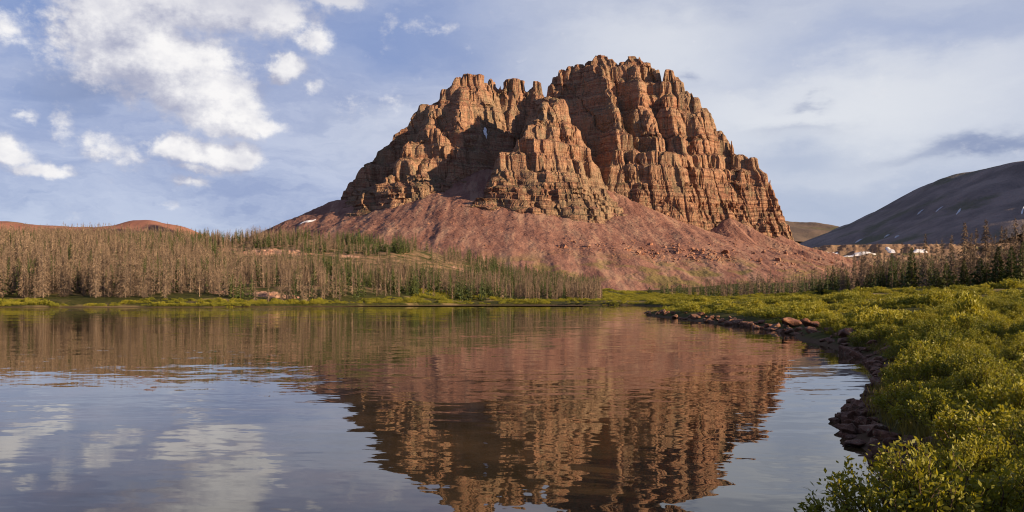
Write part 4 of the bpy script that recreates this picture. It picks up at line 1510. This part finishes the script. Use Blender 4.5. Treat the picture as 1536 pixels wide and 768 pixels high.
def willows():
    hero = [(4.08, 8.7, 1.28, 'big leafy willow bush in the bottom right corner leaning over the water'),
            (5.5, 8.2, 1.0, 'dark willow bush in the corner right of the biggest one'),
            (5.5, 10.3, .85, 'willow bush with bright tips right above the corner bushes'),
            (7.0, 11.2, .95, 'shaded willow bush at the right edge behind the corner bushes'),
            (8.9, 15.6, .85, 'willow bush hanging over the bank just past the wedge rock'),
            (10.3, 15.4, 1.1, 'broad willow bush at the right edge level with the wedge rock'),
            (10.6, 19.6, 1.15, 'spreading willow bush reaching out over the near rocks'),
            (12.9, 19.4, 1.2, 'tall willow bush right of the spreading one'),
            (12.6, 24.2, 1.1, 'dense willow bush on the bank above the near rocks'),
            (15.4, 26.5, 1.2, 'willow bush right of the bend with bright yellow tips'),
            (9.0, 13.2, .9, 'shaded willow bush at the right edge of the photo')]
    used = []
    for k, (x, y, s, lab) in enumerate(hero):
        WILLOWBIG.place(lab, (x, y, Z1(x, y)), RNG.random() * 6, s, 'willow bushes of the near bank', k)
        used.append((x, y, s))
    # individual bushes out to about fifty metres
    zones = [(0, 18, 'low willow bush on the shaded near bank', 'low willows of the near bank'), (18, 32, 'yellow-green willow bush on the slope above the rocky bend', 'willows above the rocky bend'),
             (32, 50, 'yellow-green willow bush in the thicket behind the rocky bend', 'willows behind the rocky bend'), (50, 80, 'yellow-green willow bush on the middle bank', 'willows of the middle bank')]
    n = 0
    tries = 0
    while n < 230 and tries < 30000:
        tries += 1
        y = 9 + RNG.random() ** .8 * 63
        x = RNG.uniform(2, .62 * y + 1.5)
        d = float(sdf(np.array([x]), np.array([y]))[0])
        if d < .75 + .006 * y or d > 60:
            continue
        s = RNG.uniform(.7, 1.35)
        if any((x - a) ** 2 + (y - b) ** 2 < (.62 * (s + c)) ** 2 for a, b, c in used):
            continue
        # little grassy openings
        if vnoise(np.array([x / 5.5]), np.array([y / 5.5]), 741)[0] > .62:
            continue
        used.append((x, y, s))
        zn = [q for q in zones if q[0] <= y < q[1]][0]
        WILLOW.place(zn[2], (x, y, Z1(x, y) - .05), RNG.random() * 6, (s, s, s * RNG.uniform(.8, 1.15)), zn[3])
        n += 1
    return np.array([(a, b, c) for a, b, c in used])


USED = willows()


def instancer(name, P, Sc, Rz, sources, label):
    """one object of ground cover: points that carry copies of a few plant meshes"""
    me = bpy.data.meshes.new(name)
    me.vertices.add(len(P)); me.vertices.foreach_set('co', np.asarray(P, np.float32).ravel())
    for nm, arr, typ in (('scl', Sc, 'FLOAT_VECTOR'), ('rot', Rz, 'FLOAT'), ('pick', RNG.integers(0, len(sources), len(P)), 'INT')):
        a = me.attributes.new(nm, typ, 'POINT')
        a.data.foreach_set('vector' if typ == 'FLOAT_VECTOR' else 'value', np.asarray(arr, np.int32 if typ == 'INT' else np.float32).ravel())
    o = link(name, me, kind='stuff', label=label)
    ng = bpy.data.node_groups.new(name + '_scatter', 'GeometryNodeTree')
    ng.interface.new_socket('Geometry', in_out='INPUT', socket_type='NodeSocketGeometry')
    ng.interface.new_socket('Geometry', in_out='OUTPUT', socket_type='NodeSocketGeometry')
    n = ng.nodes; l = ng.links
    gi = n.new('NodeGroupInput'); go = n.new('NodeGroupOutput')
    join = n.new('GeometryNodeJoinGeometry')
    for s in reversed(sources):
        oi = n.new('GeometryNodeObjectInfo')
        oi.inputs['Object'].default_value = s
        oi.inputs['As Instance'].default_value = True
        l.new(oi.outputs['Geometry'], join.inputs[0])
    iop = n.new('GeometryNodeInstanceOnPoints')
    iop.inputs['Pick Instance'].default_value = True
    l.new(gi.outputs[0], iop.inputs['Points'])
    l.new(join.outputs[0], iop.inputs['Instance'])

    def attr(nm, typ):
        a = n.new('GeometryNodeInputNamedAttribute')
        a.data_type = typ
        a.inputs['Name'].default_value = nm
        return a.outputs['Attribute']
    l.new(attr('pick', 'INT'), iop.inputs['Instance Index'])
    l.new(attr('scl', 'FLOAT_VECTOR'), iop.inputs['Scale'])
    c = n.new('ShaderNodeCombineXYZ')
    l.new(attr('rot', 'FLOAT'), c.inputs[2])
    l.new(c.outputs[0], iop.inputs['Rotation'])
    l.new(iop.outputs[0], go.inputs[0])
    m = o.modifiers.new('scatter', 'NODES')
    m.node_group = ng
    return o


def source(name, me):
    return bpy.data.objects.new(name, me)


def thicket():
    src = []
    for i in range(5):
        b, l = willow(1.0, .70, 46, 1300, .105, 760 + i, False)
        src.append(source('willow_clump', l.mesh('willow_clump', [M_WILLOW_FAR])))
    P = []; Sc = []

    def lay(cell, y0, y1, xmax, rule, hs):
        """one bush per jittered cell, so that gaps stay between them"""
        ys = np.arange(y0, y1, cell)
        xs = np.arange(-(xmax if y0 >= 300 else 0), xmax, cell)
        gx, gy = np.meshgrid(xs, ys)
        x = (gx + RNG.uniform(-.42, .42, gx.shape) * cell).ravel(); y = (gy + RNG.uniform(-.42, .42, gx.shape) * cell).ravel()
        d = sdf(x, y)
        ok = rule(x, y, d)
        x, y, d = x[ok], y[ok], d[ok]
        big = fbm(x / (cell * 4), y / (cell * 4), 3, 771)
        s = cell * RNG.uniform(.48, .72, len(x)) * np.clip(1 + .5 * big, .5, 1.4)
        h = s * np.clip(1.05 + 1.5 * big + .25 * RNG.normal(size=len(x)), .45, 2.0) * hs
        keep = big > -.20
        x, y, s, h = x[keep], y[keep], s[keep], h[keep]
        P.append(np.stack([x, y, ground(x, y) - .10 * s], 1)); Sc.append(np.stack([s, s, h], 1))

    def tree_edge(x, y):
        return y > np.interp(CX + F * x / y, [900, 1000, 1100, 1200, 1330, 1460, 1536, 1700], [900, 780, 620, 470, 310, 245, 232, 220])

    def path(x, y):
        return ((np.abs(y - (268 + .25 * (x - 60) + 8 * fbm(x / 40, y / 40, 2, 772))) < 11) & (x > 35) & (x < 120)) | (fbm(x / 45, y / 30, 2, 773) > .52) & (y > 130)

    def clear_of_single(x, y):
        out = np.ones(len(x), bool)
        for a, b, c in USED:
            out &= (x - a) ** 2 + (y - b) ** 2 > (.75 * c + .35) ** 2
        return out
    inside = lambda x, y: x < .64 * y + 6
    lay(1.9, 14, 76, 60, lambda x, y, d: (d > 1.0 + .008 * y) & inside(x, y) & clear_of_single(x, y), 1.0)
    lay(2.4, 76, 150, 104, lambda x, y, d: (d > 2.6) & inside(x, y), .66)
    lay(3.3, 150, 420, 290, lambda x, y, d: (d > 3) & inside(x, y) & (x > 5) & ~tree_edge(x, y) & ~path(x, y), .50)
    # far meadow and the strip along the far shore

    def rule_far(x, y, d):
        bx = CX + F * x / y
        return (d > 1.0) & (d < np.where(bx < 620, 24, 900)) & (bx > -40) & (bx < 1290) & (y < np.where(bx < 850, 480, 900)) & (y > 405 - 110 * (bx < 700)) & (fbm(x / 22, y / 30, 3, 781) < .24)
    lay(2.7, 300, 560, 330, rule_far, .6)
    lay(4.2, 560, 900, 400, rule_far, .5)
    P = np.concatenate(P); Sc = np.concatenate(Sc)
    print('thicket', len(P))
    instancer('willow_thicket', P, Sc, RNG.random(len(P)) * 6, src, 'yellow-green low willow thicket covering the meadow')


thicket()


def grass():
    src = []
    for i in range(3):
        g = Geo()
        n = 70
        r = np.random.default_rng(800 + i)
        b = np.stack([r.normal(size=n) * .16, r.normal(size=n) * .16, np.zeros(n)], 1)
        t = b + np.stack([r.normal(size=n) * .07, r.normal(size=n) * .07, .12 + .2 * r.random(n)], 1)
        g.blades(b, t, .006 + .006 * r.random(n))
        src.append(source('grass_tuft', g.mesh('grass_tuft', [M_GRASS])))
    N = 15000
    y = 6 + RNG.random(N) ** .75 * 60
    x = RNG.uniform(0, 1, N) * (.64 * y + 3)
    d = sdf(x, y)
    ok = d > .7
    i = np.where(ok)[0]
    instancer('meadow_grass', np.stack([x[i], y[i], ground(x[i], y[i])], 1), np.repeat(RNG.uniform(.7, 1.5, len(i))[:, None], 3, 1), RNG.random(len(i)) * 6, src, 'short grass between the willow bushes on the near bank')


grass()
